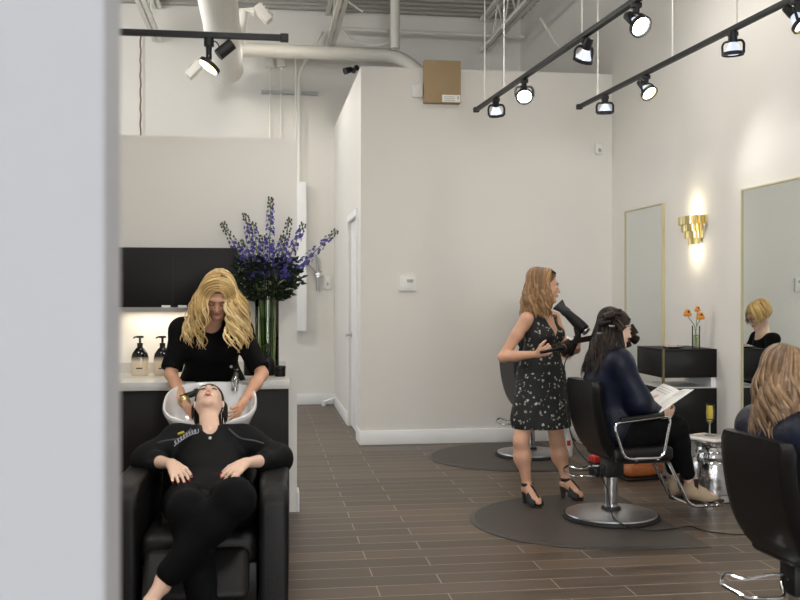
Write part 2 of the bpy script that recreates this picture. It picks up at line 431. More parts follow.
# second run of purlins across
# big round duct along the ceiling
dc = PD(229, 74, 12.5)
o = tag(MB().tube([(dc.x, 3.0, dc.z), (dc.x, 12.2, dc.z), (dc.x, 12.36, dc.z)], [.19, .19, .19], 40).lathe([(.19, 0), (.19, .03), (.17, .08), (.1, .12), (0, .13)], (dc.x, 12.36, dc.z), 40, (0, 1, 0)).build('ventilation_duct', M['pipe']),
        'big round white ventilation duct running under the ceiling', 'duct')
for yy in (4.5, 6.5, 8.5, 10.5): MB().lathe([(.19, 0), (.197, .01), (.197, .03), (.19, .04)], (dc.x, yy, dc.z), 40, (0, 1, 0)).build('seam_ring', M['pipe'], o)
for yy in (5.5, 9.5):
    MB().cyl((dc.x, yy, dc.z+.18), (dc.x, yy, ZC), .006, 8).build('hanger_rod', M['pipe'], o)
# branch registers of the duct
def register(px, py, D, side, label):
    c = PD(px, py, D)
    o = empty('air_register', c, 0, label, 'air vent', 'side air registers of the duct')
    b = MB(); x = side*.12
    b.box((0, 0, 0), (.10, .16, .22), M3=Matrix.Rotation(side*-.75, 3, 'Y'), bev=.01)
    b.build('register_box', M['pipe'], o)
    f = MB(); R = Matrix.Rotation(side*-.75, 3, 'Y')
    for k in range(5):
        f.box(R @ Vector((side*.06, 0, -.08+.04*k)), (.02, .15, .006), M3=R)
    f.build('grille', M['pipe'], o)
    d = dc.x-c.x
    MB().tube([(side*-.1, 0, .02), (d*.5, 0, .03), (d-side*-.17*0-(.18 if d > 0 else -.18), 0, dc.z-c.z)], .05, 16).build('branch_pipe', M['pipe'], o)
register(194, 70, 12.0, -1, 'white square air register on the left of the duct near its end')
register(263, 14, 11.0, 1, 'white square air register on the right of the duct, top of the photo')
# white drain pipe crossing above the corridor, elbow down behind partition
z0 = PD(300, 51, 12.3).z
pa, pb = PD(238, 51, 12.3), PD(396, 51, 12.4)
tag(MB().tube(filleted([(pa.x-.1, 12.4, z0), (pb.x+.05, 12.4, z0), (pb.x+.42, 12.3, z0-.32), (pb.x+.42, 12.3, 1.0)], .2), .085, 20).build('drain_pipe', M['pipe']),
    'thick white pipe running across above the corridor and bending down behind the partition', 'pipe')
p = PD(397, 20, 12.1)
tag(MB().cyl((p.x, 12.15, z0+.02), (p.x, 12.15, ZC), .06, 18).build('riser_pipe', M['pipe']), 'vertical white pipe rising to the ceiling above the partition', 'pipe')
# small conduits
def conduit(pts, r, label, name='conduit'):
    return tag(MB().tube(pts, r, 8).build(name, M['pipe']), label, 'conduit', 'thin white conduits')
a, b = PY(343, 30, 12.7), PY(600, 44, 12.7)
conduit([(a.x-.2, 12.7, a.z+.02), (XR-.06, 12.7, a.z)], .022, 'thin white conduit running level above the partition')
a = PY(296, 60, 12.95); conduit(filleted([(PY(322, 30, 12.95).x, 12.96, PY(322, 46, 12.95).z+.2), (PY(299, 75, 12.95).x, 12.96, PY(299, 75, 12.95).z), (PY(299, 200, 12.95).x, 12.96, 1.6)], .1), .024, 'white conduit coming down the back wall, right of a pair')
conduit([(PY(296, 50, 12.95).x, 13.02, PY(296, 50, 12.95).z), (PY(296, 200, 12.95).x, 13.02, 1.6)], .02, 'white conduit coming down the back wall beside the low wall end')
for px, w in ((270, 'left'), (281, 'right')):
    q = PY(px, 62, 13.0)
    bx = empty('junction_box', (q.x, 13.02, q.z), 0, 'small white junction box high on the back wall, the %s one of the pair' % w, 'junction box', 'junction boxes on the back wall')
    MB().box((0, 0, 0), (.12, .1, .13), bev=.008).build('box', M['pipe'], bx)
    MB().cyl((0, .03, -.06), (0, .03, PY(px, 140, 13).z-q.z), .014, 8).build('pipe', M['pipe'], bx)
q = PY(290, 92, 13.0)
tag(MB().bb((q.x-.38, 13.03, q.z-.02), (q.x+.38, 13.09, q.z+.02)).build('mounting_rail', M['greyplastic'], smooth=0), 'short grey metal mounting rail across the conduits on the back wall', 'rail')
# diagonal thin braces
a, b = PY(352, 60, 12.5), PY(562, 0, 10)
conduit([PD(540, 18, 11), PD(560, 50, 11.2)], .014, 'thin white diagonal brace above the right of the partition')
conduit(rnd_path([PD(340, 25, 12.2), PD(350, 38, 12.2), PD(372, 45, 12.2), PD(388, 43, 12.2)]), .01, 'loose white cable sagging above the partition corner', 'ceiling_cable')
conduit([PD(347, 1, 12.3), PD(363, 12, 12.3)], .012, 'short white diagonal brace beside the middle joist')
# brown cord hanging down the back wall at left
w = PY(140, 30, 12.9); c = [(w.x+.006*math.sin(i*1.9), 12.95, w.z-(w.z-PY(140, 134, 12.9).z+1.2)*i/40) for i in range(41)]
tag(MB().tube(c, .011, 6).build('twisted_rope', M['cord']), 'thin twisted brown cord hanging in front of the upper back wall at left', 'cord')
# emergency spotlight on the partition's left top corner
e = PD(353, 70, 10.1)
o = empty('security_camera', (XP-.03, e.y, e.z), 0, 'small black twin-head light fixed to the top left corner of the partition', 'light fitting')
MB().bb((-.01, -.03, -.03), (.03, .03, .03), bev=.005).build('mount', M['matte'], o)
MB().cyl((-.02, -.02, 0), (-.09, -.06, -.03), .03, 16, r2=.036).cyl((.0, -.03, 0), (.03, -.1, .0), .024, 16, r2=.03).build('head', M['matte'], o)
o.name = 'twin_spotlight'

# ---------------------------------------------------------------- things on the walls
def onpart(px, py): return PY(px, py, YP)
a, b = onpart(423, 62), onpart(459, 105)
o = empty('cardboard_panel', ((a.x+b.x)/2, YP, (a.z+b.z)/2), 0, 'square brown cardboard-coloured box hung at the top of the partition', 'box')
w, h = b.x-a.x, a.z-b.z
MB().box((0, -.05, 0), (w, .1, h), bev=.004).build('box_body', M['cardboard'], o)
MB().box((w*.23, -.1015, -h*.40), (w*.5, .002, h*.17)).build('paper_label', M['paper'], o)
tm = MB()
for k in range(3): tm.box((w*.18, -.103, -h*.36-.018*k), (w*.3, .001, .005))
tm.box((w*.42, -.103, -h*.38), (.014, .001, .03)); tm.build('label_print', M['greyplastic'], o)
a, b = onpart(412, 84), onpart(422, 98)
tag(MB().bb((a.x, YP-.05, b.z), (b.x+.0, YP, a.z), bev=.008).build('sensor_box', M['plastic']), 'small white box beside the brown cardboard box on the partition', 'sensor')
def thermostat(px0, py0, px1, py1):
    a, b = onpart(px0, py0), onpart(px1, py1)
    o = empty('thermostat', ((a.x+b.x)/2, YP, (a.z+b.z)/2), 0, 'white rectangular thermostat with small screen on the partition wall', 'thermostat')
    w, h = b.x-a.x, a.z-b.z
    MB().box((0, -.015, 0), (w, .03, h), bev=.006).build('case', M['plastic'], o)
    MB().box((w*.12, -.031, h*.22), (w*.36, .003, h*.22)).build('screen', M['greyplastic'], o)
    MB().box((-w*.3, -.031, -h*.1), (.012, .004, .02)).box((w*.1, -.031, -h*.2), (w*.5, .003, .004)).build('button', M['trim'], o)
thermostat(399, 277, 416, 291)
a = onpart(598, 149)
o = empty('motion_sensor', (a.x, YP, a.z), 0, 'small white rounded motion sensor near the right end of the partition', 'sensor')
MB().box((0, -.025, 0), (.07, .05, .12), bev=.018, seg=4).build('case', M['plastic'], o)
MB().ell((0, -.05, -.02), (.018, .012, .02)).build('lens', M['greyplastic'], o)
# back corridor wall: white panel, switch plate, small valve and tubing, angled trough
a, b = PY(290, 205, 13.0), PY(306, 331, 13.0)
tag(MB().bb((a.x-.1, 12.9, b.z), (b.x, YB-.001, a.z+.3), bev=.006).build('utility_panel', M['trim']), 'tall flat white utility panel on the corridor back wall', 'panel')
a, b = PY(324, 276, 13.0), PY(332, 290, 13.0)
o = empty('switch_plate', ((a.x+b.x)/2, YB, (a.z+b.z)/2), 0, 'white switch plate on the corridor back wall', 'switch')
MB().box((0, -.008, 0), (.1, .016, .17), bev=.004).build('plate', M['plastic'], o)
MB().box((0, -.018, -.01), (.022, .012, .04), bev=.003).build('toggle', M['greyplastic'], o)
a = PY(318, 275, 13.0)
o = empty('water_valve', (a.x, YB, a.z), 0, 'small wall valve with thin bent tubing on the corridor back wall', 'valve')
MB().tube([(-.01, -.04, .25), (0, -.05, .05), (0, -.05, -.22)], .018, 8).build('pipe', M['brushed'], o)
MB().tube([(-.26, -.03, .34), (-.13, -.05, .15), (0, -.05, .02)], .012, 8).tube([(.0, -.05, .0), (.05, -.05, .06)], .009, 8).build('tubing', M['greyplastic'], o)
MB().cyl((0, -.12, 0), (0, -.01, 0), .03, 12).box((0, -.12, 0), (.1, .02, .02), bev=.004).build('knob', M['brushed'], o)
a = PY(333, 402, 12.9)
o = empty('corner_guard', (PY(324, 407, 12.85).x, 12.9, 0), 0, 'white angled bracket on the floor in the corridor corner', 'bracket')
MB().tube([(.0, 0, .002), (.0, 0, .06)], .03, 10).build('foot', M['trim'], o)
MB().box((.13, 0, .1), (.28, .09, .02), M3=Matrix.Rotation(-.35, 3, 'Y'), bev=.004).build('shelf_plate', M['trim'], o)
# mirrors on the right wall
def mirror(y0, y1, z0, z1, label):
    o = empty('wall_mirror', (XR, (y0+y1)/2, z0), 0, label, 'mirror', 'gold-framed wall mirrors')
    w, h = y1-y0, z1-z0; t = .012
    MB().bb((-.018, -w/2+t, t), (-.002, w/2-t, h-t)).build('mirror_glass', M['mirror'], o, smooth=0)
    f = MB()
    f.bb((-.026, -w/2, 0), (-.001, -w/2+t, h)).bb((-.026, w/2-t, 0), (-.001, w/2, h)).bb((-.026, -w/2+t, 0), (-.001, w/2-t, t)).bb((-.026, -w/2+t, h-t), (-.001, w/2-t, h))
    f.build('frame', M['gold'], o, smooth=0)
mirror(PX(665, 250, XR).y, PX(627, 250, XR).y, .62, 2.30, 'tall gold-framed mirror farther down the right wall, left of the brass sconce')
mirror(PX(744, 250, XR).y-.92, PX(744, 250, XR).y, .62, 2.27, 'tall gold-framed mirror at the right edge, reflecting a short-haired reader')
# floating console between the mirrors
cy0 = PX(717, 360, XR).y; cx = PY(663, 360, cy0).x; cy1 = PX(637, 360, cx).y
o = empty('wall_console', (XR, cy0, .39), 0, 'black floating two-tier console on the right wall under the brass sconce', 'console')
d = XR-cx; L = cy1-cy0
MB().bb((-d, 0, .445), (0, L, .655), bev=.004).build('upper_drawer_box', M['black'], o)
MB().bb((-d, 0, .656), (0, L, .668), bev=.002).build('glass_top', M['black'], o)
MB().bb((-d, 0, 0), (0, L, .36), bev=.004).build('lower_cabinet', M['black'], o)
MB().bb((-d, 0, .361), (0, L, .369), bev=.002).build('shelf_top', M['counter'], o)
MB().bb((-.04, .02, .369), (0, L-.02, .445)).build('back_panel', M['trim'], o)
MB().bb((-d-.004, -.004, .36), (-d+.012, .012, .668)).build('corner_strip', mat('dark bronze', (92, 80, 52), .35, .7), o)
CONY = cy0; CONX = cx; CONZ = .39+.668; CONL = L
# brass sconce
sy = PX(697, 230, XR).y; sz = PX(697, 230, XR).z
o = empty('wall_sconce', (XR, sy, sz), 0, 'tiered brass wall sconce glowing up and down between the two mirrors', 'wall lamp')
MB().bb((-.02, -.09, -.1), (0, .09, .1), bev=.004).build('back_plate', M['brass'], o)
for k in range(4):
    rr = .205-.038*k; z1 = .11-.057*k; h = .066 if k < 3 else .06
    tr = MB(); nn = 9-k; vs = []; fs = []; seg = nn*6
    pts = []
    for i in range(seg+1):
        a = -PI/2+PI*i/seg; q = rr*(.86+.14*abs(math.sin(a*nn)))
        pts.append((-.012-q*math.cos(a)*.6, q*math.sin(a)))
    for (x, yv) in pts:
        vs += [(x, yv, z1-h), (x, yv, z1), (x*.94, yv*.95, z1), (x*.94, yv*.95, z1-h)]
    for i in range(seg):
        a, b = i*4, i*4+4
        fs += [(a, b, b+1, a+1), (a+1, b+1, b+2, a+2), (a+2, b+2, b+3, a+3), (a+3, b+3, b, a)]
    tr.add(vs, fs); tr.build('brass_tier', M['brass'], o, smooth=20)
MB().cyl((-.05, 0, -.05), (-.05, 0, .05), .02, 16).build('bulb', M['warmlens'], o)
# ---------------------------------------------------------------- implicit-surface figures
def V3(p): return np.array(p, dtype=np.float32)
def nrm(v):
    v = np.array(v, dtype=float); return v/np.linalg.norm(v)
class Sdf:
    def __init__(s, lo, hi, h=.005):
        s.lo = np.array(lo, dtype=np.float32); s.h = h
        s.n = [int(math.ceil((hi[i]-lo[i])/h))+1 for i in range(3)]
        s.d = np.full(s.n, .3, dtype=np.float32)
    def region(s, lo, hi, pad):
        a = [max(0, int((lo[i]-pad-s.lo[i])/s.h)) for i in range(3)]
        b = [min(s.n[i], int((hi[i]+pad-s.lo[i])/s.h)+2) for i in range(3)]
        if any(a[i] >= b[i] for i in range(3)): return None
        ax = [(s.lo[i]+s.h*np.arange(a[i], b[i])).astype(np.float32) for i in range(3)]
        X = ax[0][:, None, None]; Y = ax[1][None, :, None]; Z = ax[2][None, None, :]
        return (slice(a[0], b[0]), slice(a[1], b[1]), slice(a[2], b[2])), X, Y, Z
    def mix(s, sl, q, k, sub=False):
        d = s.d[sl]
        if sub: d = -d
        h = np.clip(k-np.abs(d-q), 0, None)/k
        r = np.minimum(d, q)-h*h*k*.25
        s.d[sl] = -r if sub else r
    def cone(s, a, b, ra, rb, k=.02, flat=None, sub=False):
        """tapered capsule; flat = (axis, factor) squashes it along axis"""
        a, b = V3(a), V3(b); R = max(ra, rb)
        g = s.region(np.minimum(a, b)-R, np.maximum(a, b)+R, k+.025)
        if g is None: return s
        sl, X, Y, Z = g
        px, py, pz = X-a[0], Y-a[1], Z-a[2]; ba = b-a; sc = 1
        if flat:
            n = nrm(flat[0]); f = 1/flat[1]-1
            t = px*n[0]+py*n[1]+pz*n[2]
            px = px+t*n[0]*f; py = py+t*n[1]*f; pz = pz+t*n[2]*f
            ba = ba+n*np.dot(ba, n)*f; sc = flat[1]*.5+.5
        L = max(float(np.dot(ba, ba)), 1e-9)
        t = np.clip((px*ba[0]+py*ba[1]+pz*ba[2])/L, 0, 1)
        q = np.sqrt((px-t*ba[0])**2+(py-t*ba[1])**2+(pz-t*ba[2])**2)-(ra+(rb-ra)*t)
        s.mix(sl, (q*sc).astype(np.float32), k, sub); return s
    def ell(s, c, r, k=.02, R=None, sub=False):
        c = V3(c); m = max(r)
        g = s.region(c-m, c+m, k+.025)
        if g is None: return s
        sl, X, Y, Z = g
        x, y, z = X-c[0], Y-c[1], Z-c[2]
        if R is None: R = np.eye(3)
        u = [x*R[0][i]+y*R[1][i]+z*R[2][i] for i in range(3)]   # columns of R are the axes
        k0 = np.sqrt(sum((u[i]/r[i])**2 for i in range(3))); k1 = np.sqrt(sum((u[i]/r[i]**2)**2 for i in range(3)))+1e-6
        s.mix(sl, (k0*(k0-1)/k1).astype(np.float32), k, sub); return s
    def clip(s, p, n, k=.006):
        """keep the side the normal points away from"""
        n = nrm(n); g = s.region(s.lo, s.lo+s.h*np.array(s.n), 0); sl, X, Y, Z = g
        q = (X-p[0])*n[0]+(Y-p[1])*n[1]+(Z-p[2])*n[2]
        s.d = np.maximum(s.d, q.astype(np.float32)); return s
    def folds(s, amp, f=(22, 17, 9), ph=0):
        g = s.region(s.lo, s.lo+s.h*np.array(s.n), 0); sl, X, Y, Z = g
        s.d = s.d+amp*(np.sin(f[0]*X+2.1*np.sin(5*Z+ph)+ph)*np.sin(f[1]*Y+f[2]*Z+1.3*ph)).astype(np.float32); return s
    def mesh(s, smooth=2):
        d = s.d; ins = d < 0
        c = np.zeros([k-1 for k in s.n], dtype=np.int8)
        for i in (0, 1):
            for j in (0, 1):
                for k in (0, 1):
                    c += ins[i:s.n[0]-1+i, j:s.n[1]-1+j, k:s.n[2]-1+k]
        act = (c > 0) & (c < 8); I, J, K = np.nonzero(act); N = len(I)
        idx = np.full(act.shape, -1, dtype=np.int64); idx[I, J, K] = np.arange(N)
        acc = np.zeros((N, 3)); cnt = np.zeros(N)
        cor = [(0, 0, 0), (1, 0, 0), (0, 1, 0), (1, 1, 0), (0, 0, 1), (1, 0, 1), (0, 1, 1), (1, 1, 1)]
        for a in range(8):
            for b in range(a+1, 8):
                A, B = cor[a], cor[b]
                if sum(abs(A[i]-B[i]) for i in range(3)) != 1: continue
                da = d[I+A[0], J+A[1], K+A[2]]; db = d[I+B[0], J+B[1], K+B[2]]
                m = (da < 0) != (db < 0); t = np.where(m, da/np.where(m, da-db, 1), 0)
                for i in range(3): acc[:, i] += np.where(m, A[i]+(B[i]-A[i])*t, 0)
                cnt += m
        P = acc/cnt[:, None]+np.stack([I, J, K], 1)
        P = P*s.h+s.lo
        Q = []
        for ax in range(3):
            sl0 = [slice(None)]*3; sl1 = [slice(None)]*3; sl0[ax] = slice(0, -1); sl1[ax] = slice(1, None)
            e0, e1 = ins[tuple(sl0)], ins[tuple(sl1)]
            u, v = (ax+1) % 3, (ax+2) % 3
            E = np.stack(np.nonzero(e0 != e1), 1)
            ok = (E[:, u] > 0) & (E[:, v] > 0) & (E[:, u] < s.n[u]-1) & (E[:, v] < s.n[v]-1); E = E[ok]
            fl = ins[E[:, 0], E[:, 1], E[:, 2]]
            def at(du, dv):
                W = E.copy(); W[:, u] -= du; W[:, v] -= dv; return idx[W[:, 0], W[:, 1], W[:, 2]]
            q = np.stack([at(1, 1), at(0, 1), at(0, 0), at(1, 0)], 1)
            q[~fl] = q[~fl][:, ::-1]; Q.append(q)
        Q = np.concatenate(Q); Q = Q[(Q >= 0).all(1)]
        for _ in range(smooth):
            S = np.zeros_like(P); C = np.zeros(len(P))
            for a, b in ((0, 1), (1, 2), (2, 3), (3, 0)):
                np.add.at(S, Q[:, a], P[Q[:, b]]); np.add.at(S, Q[:, b], P[Q[:, a]]); np.add.at(C, Q[:, a], 1); np.add.at(C, Q[:, b], 1)
            P = P*.5+.5*S/np.maximum(C, 1)[:, None]
        return P, Q
    def build(s, name, mats, parent=None, smooth=2):
        P, Q = s.mesh(smooth)
        me = bpy.data.meshes.new(name)
        me.vertices.add(len(P)); me.vertices.foreach_set('co', P.astype(np.float32).ravel())
        me.loops.add(len(Q)*4); me.loops.foreach_set('vertex_index', Q.astype(np.int32).ravel())
        me.polygons.add(len(Q)); me.polygons.foreach_set('loop_start', np.arange(0, len(Q)*4, 4, dtype=np.int32))
        me.polygons.foreach_set('use_smooth', np.ones(len(Q), dtype=bool))
        me.materials.append(mats); me.update(calc_edges=True); me.validate()
        o = bpy.data.objects.new(name, me); COL.objects.link(o); o.parent = parent
        return o
class Head:
    """head frame: c centre, f face direction, u crown direction"""
    def __init__(s, c, f, u, sc=1.0):
        s.c = np.array(c, float); s.f = nrm(f); u = np.array(u, float); s.u = nrm(u-s.f*np.dot(u, s.f)); s.r = np.cross(s.f, s.u); s.s = sc
    def p(s, x, y, z): return s.c+(s.r*x+s.f*y+s.u*z)*s.s
    def R(s): return np.stack([s.r, s.f, s.u], 1)
def add_head(S, H, neck, nr=.052):
    q = H.s; R = H.R()
    S.ell(H.p(0, -.018, .03), (.074*q, .092*q, .083*q), .02, R)
    S.ell(H.p(0, .022, -.03), (.060*q, .066*q, .085*q), .03, R)
    for x in (-1, 1):
        S.cone(H.p(.05*x, -.0, -.05), H.p(.014*x, .066, -.096), .02*q, .016*q, .02)
        S.ell(H.p(.034*x, .062, -.026), (.02*q, .02*q, .022*q), .02, R)
        S.ell(H.p(.077*x, -.012, -.008), (.007*q, .016*q, .03*q), .008, R)
    S.ell(H.p(0, .074, -.1), (.02*q, .016*q, .016*q), .02, R)
    S.ell(H.p(0, .074, .03), (.046*q, .016*q, .014*q), .02, R)
    for x in (-1, 1): S.ell(H.p(.03*x, .102, .006), (.016*q, .016*q, .012*q), .014, R, sub=True)
    S.cone(H.p(0, .084, .008), H.p(0, .106, -.03), .006*q, .010*q, .012)
    for x in (-1, 1): S.ell(H.p(.011*x, .096, -.034), (.007*q,)*3, .006, R)
    S.ell(H.p(0, .084, -.062), (.022*q, .010*q, .010*q), .01, R)
    S.cone(H.p(0, -.03, -.05), neck, nr, nr*1.08, .03)
def face_parts(H, root, closed=False, brow=None, lipm=None):
    q = H.s; l = MB()
    R = Matrix([list(r) for r in H.R()])
    for x in (-1, 1):
        e = MB(); i = MB(); b = MB()
        if not closed:
            e.ell(H.p(.03*x, .082, .004), (.0125*q, .0095*q, .0085*q), R=R); i.ell(H.p(.03*x, .0885, .004), (.0055*q, .004*q, .0055*q), R=R)
        else:
            i.tube([H.p(.017*x, .086, .001), H.p(.03*x, .0905, -.003), H.p(.043*x, .082, .001)], .0018, 6)
        i.tube([H.p(.016*x, .087, .009), H.p(.03*x, .0925, .0125 if not closed else .0), H.p(.044*x, .083, .008 if not closed else .002)], .002, 6)
        b.tube([H.p(.012*x, .092, .022), H.p(.03*x, .092, .029), H.p(.047*x, .078, .024)], [.002, .0034, .0015], 6)
        eo = e.build('eye', M['eye'], root) if not closed else root
        i.build('eyelashes' if closed else 'iris', M['iris'], eo); b.build('eyebrow', brow or M['brow'], root)
    l.tube([H.p(-.023, .083, -.060), H.p(-.010, .0935, -.0565), H.p(0, .0945, -.058), H.p(.010, .0935, -.0565), H.p(.023, .083, -.060)], [.001, .0042, .004, .0042, .001], 8)
    l.tube([H.p(-.022, .083, -.061), H.p(0, .0935, -.0665), H.p(.022, .083, -.061)], [.001, .0055, .001], 8)
    l.build('lips', lipm or M['lip'], root)
def add_hand(S, w, d, n, curl=.35, thumb=1, sc=1.0, spread=.12, nails=None, k=.006):
    """w wrist, d towards the fingers, n palm normal (palm faces n); thumb = +1/-1 picks the side d x n"""
    w = np.array(w, float); d = nrm(d); n = np.array(n, float); n = nrm(n-d*np.dot(n, d)); s = np.cross(d, n)*thumb
    S.cone(w, w+d*.03*sc, .024*sc, .026*sc, .02, flat=(n, .75))
    for o in (-.026, -.009, .009, .026):
        S.cone(w+d*.018*sc+s*o*.6*sc, w+d*.082*sc+s*o*sc, .014*sc, .0125*sc, .012, flat=(n, .8))
    for i, (o, L) in enumerate(((.028, .070), (.0095, .080), (-.0095, .074), (-.027, .057))):
        p = w+d*.082*sc+s*o*sc; a = 0.0
        dd = nrm(d+s*spread*(o/.028))
        r = .0085*sc
        for j, fr in enumerate((.45, .3, .25)):
            a += curl*(.7 if j == 0 else 1)
            t = dd*math.cos(a)+n*math.sin(a); e = p+t*L*fr*sc
            S.cone(p, e, r, r*.92, k); p = e; r *= .93
        if nails is not None: nails.ell(p+(-n*math.cos(a)+dd*math.sin(a))*.0045*sc, (.006*sc, .006*sc, .005*sc), nu=8, nv=6)
    a = w+d*.022*sc+s*.022*sc; t = nrm(d*.75+s*.62+n*.25); b = a+t*.045*sc
    S.cone(a, b, .0155*sc, .0115*sc, .012)
    t2 = nrm(d*.9+s*.25+n*(.25+curl*.5)); c = b+t2*.03*sc; S.cone(b, c, .0112*sc, .0098*sc, .006)
    e = c+nrm(t2+n*curl*.4)*.022*sc; S.cone(c, e, .0098*sc, .0082*sc, .006)
    if nails is not None: nails.ell(e-n*.004*sc, (.006*sc,)*3, nu=8, nv=6)
def limb(S, a, b, c, r, k=.02):
    """two bones with radii r = (root, mid upper, joint, mid lower, end)"""
    a, b, c = (np.array(x, float) for x in (a, b, c))
    m = a*.6+b*.4; n = b*.65+c*.35
    S.cone(a, m, r[0], r[1], k); S.cone(m, b, r[1], r[2], k); S.cone(b, n, r[2], r[3], k); S.cone(n, c, r[3], r[4], k)
def add_foot(S, ank, toe, up=(0, 0, 1), r=.03):
    ank, toe = np.array(ank, float), np.array(toe, float); d = nrm(toe-ank); up = np.array(up, float)
    heel = ank-d*.02-up*.045
    S.cone(ank, heel, r, r*.95, .02); S.cone(ank, toe*.6+ank*.4, r, r*.85, .02); S.cone(heel, toe-d*.02, r*.8, r*.75, .03); S.cone(toe-d*.04, toe, r*1.05, r*.6, .02, flat=(up, .6))
ARM = (.047, .043, .036, .036, .022)
LEG = (.083, .076, .052, .054, .03)
def bounds(pts, pad):
    P = np.array([list(p) for p in pts]); return P.min(0)-pad, P.max(0)+pad
# ---- hair: tapered locks from the parting over the head, then falling under gravity
def locks(H, root, name, m, n=150, az=(-150, 150), length=(.25, .35), r=(.006, .010), part=.0, wave=.012, wf=(14, 20), out=.0, lift=.012, seed=1, pull=(0, 0, 0), flat=.45, spread=.035, front=-.02, steps=22, wrap=1.5, fall=(0, 0, -1), curl=.0, curtain=None):
    rg = random.Random(seed); mb = MB(); fall = Vector(fall).normalized()
    for i in range(n):
        side = -1 if i % 2 else 1
        a = math.radians(rg.uniform(*az))                       # azimuth measured from the face, positive to r
        sx = math.sin(a); fy = math.cos(a)
        start = rg.uniform(0, 1)
        # root along the parting (front-back line at x=part)
        y0 = .07-.15*rg.random() if abs(a) < 1.6 else -.05-.05*rg.random()
        if curtain: yc = rg.uniform(*curtain); cs_ = math.sqrt(max(.2, 1-(yc/.115)**2))
        P = []; L = rg.uniform(*length); lift_i = lift+rg.uniform(0, .012); ph = 2.6*math.sin(a*3.1)+(1.5 if side > 0 else 0)+rg.uniform(-.7, .7); f = rg.uniform(*wf); am = wave*rg.uniform(.5, 1.3)
        # scalp part of the path: great-circle from root down to ear level along azimuth a
        k = 8
        for j in range(k+1):
            t = j/k; th = t*wrap
            x = math.sin(th)*sx*(.083+lift_i)+part*(1-t); y = math.sin(th)*fy*(.1+lift_i)-.018+(y0*(1-t)*.55); z = math.cos(th)*(.09+lift_i)+.022
            if curtain:
                x = math.sin(th)*side*(.083+lift_i)*cs_+part*(1-t); y = yc-.018-.012*t; z = math.cos(th)*(.09+lift_i)*(.5+.5*cs_)+.022
            P.append(Vector(H.p(x, y, z)))
        p = P[-1].copy(); d = (P[-1]-P[-2]).normalized(); st = L/steps; hc = Vector(H.p(0, -.02, 0))
        o = (p-hc); o.z = 0; o = o.normalized() if o.length > 1e-5 else Vector((1, 0, 0))
        tv = Vector((-o.y, o.x, 0))
        for j in range(steps):
            t = j/steps; g = fall+o*(out*(1-t)+spread*8*(rg.random()-.45)*.15)+Vector(pull)*t
            d = (d*.55+g.normalized()*.45).normalized(); p = p+d*st
            w = am*min(1, t*2.5)
            q = p+tv*w*math.sin(f*L*t+ph)+o*w*.7*math.cos(f*L*t+ph)
            P.append(q)
        R0 = rg.uniform(*r); kk = len(P)
        R = [R0*(.5+.5*min(1, j/5))*(1 if j < kk*.7 else max(.12, 1-((j-kk*.7)/(kk*.3))**1.5)) for j in range(kk)]
        mb.tube(P, R, 6, flat=flat)
    return mb.build(name, m, root, smooth=80)
def scalp(H, root, m, hairline=.05, thick=.012, low=-.03, h=.005, name='hair_cap'):
    q = H.c; S = Sdf(q-.16, q+.16, h); R = H.R()
    S.ell(H.p(0, -.022, .034), (.074+thick, .092+thick, .086+thick), .01, R)
    S.clip(H.p(0, hairline, .03), H.f*1.0-H.u*.75)
    S.clip(H.p(0, 0, low), -H.u)
    return S.build(name, m, root)
# ---------------------------------------------------------------- people
def person(loc, label, group=None):
    return empty('person', loc, 0, label, 'person', group)
def settle(root):
    for c in root.children:
        c.matrix_parent_inverse = Matrix.Translation(-root.location)
        for g in c.children: pass
class Fr:
    def __init__(s, x, y, ang): s.o = np.array((x, y, 0.)); s.f = np.array((math.cos(ang), math.sin(ang), 0.)); s.r = np.array((s.f[1], -s.f[0], 0.))
    def __call__(s, x, y, z): return s.o+s.r*x+s.f*y+np.array((0, 0, z))
    def d(s, x, y, z): return s.r*x+s.f*y+np.array((0, 0, z))
def torso(S, F, pel, wai, che, nek, shr, shl, sc=1, add=0.0, k=.05, female=True):
    fx = F.f
    S.cone(pel+F.r*.075, pel-F.r*.075, .10*sc+add, .10*sc+add, k, flat=(fx, .95))
    S.cone(pel, wai, .125*sc+add, .11*sc+add, k, flat=(fx, .78))
    S.cone(wai, che, .112*sc+add, .135*sc+add, k, flat=(fx, .74))
    S.cone(che, nek*.75+che*.25, .13*sc+add, .085*sc+add, k, flat=(fx, .7))
    S.cone(shr, shl, .043*sc+add, .043*sc+add, k)
    S.cone(nek*.6+che*.4, nek, .07*sc+add, .055+add*.5, .04)

# ===== stylist in the floral dress
c0 = PD(541, 503, 6.93)
A = Fr(c0.x, c0.y, math.radians(-52))
fcr = np.array((CS, -SN, 0)); fcd = np.array((SN, CS, 0))
ra = person((c0.x, c0.y, .012), 'standing woman in a black floral sleeveless dress blow-drying hair')
pel, wai, che, nek = A(0, 0, .93), A(0, .0, 1.07), A(0, .01, 1.2), A(.0, .0, 1.375)
shr, shl = A(.155, -.01, 1.318), A(-.155, .0, 1.318)
hd = A(.0, .035, 1.548)
Hf = math.radians(-14); Hd = Head(hd, (math.cos(Hf), math.sin(Hf), -.10), (.10, 0, 1), .98)
elr = np.array(PD(503, 357, 6.86)); wrr = np.array(PD(538, 354, 6.62)); 
ell_ = np.array(PD(566, 352, 7.0)); wrl = np.array(PD(577, 350, 6.78))
hpr, hpl = A(.085, 0, .9), A(-.085, 0, .9)
knr, anr, tor_ = np.array(PD(521, 441, 6.80)), np.array(PD(527, 488, 6.85)), np.array(PD(539, 509, 6.72))
knl, anl, tol = np.array(PD(557, 440, 7.02)), np.array(PD(566, 484, 7.03)), np.array(PD(581, 503, 6.95))
anr[2] = .15; anl[2] = .15; tor_[2] = .045; tol[2] = .045
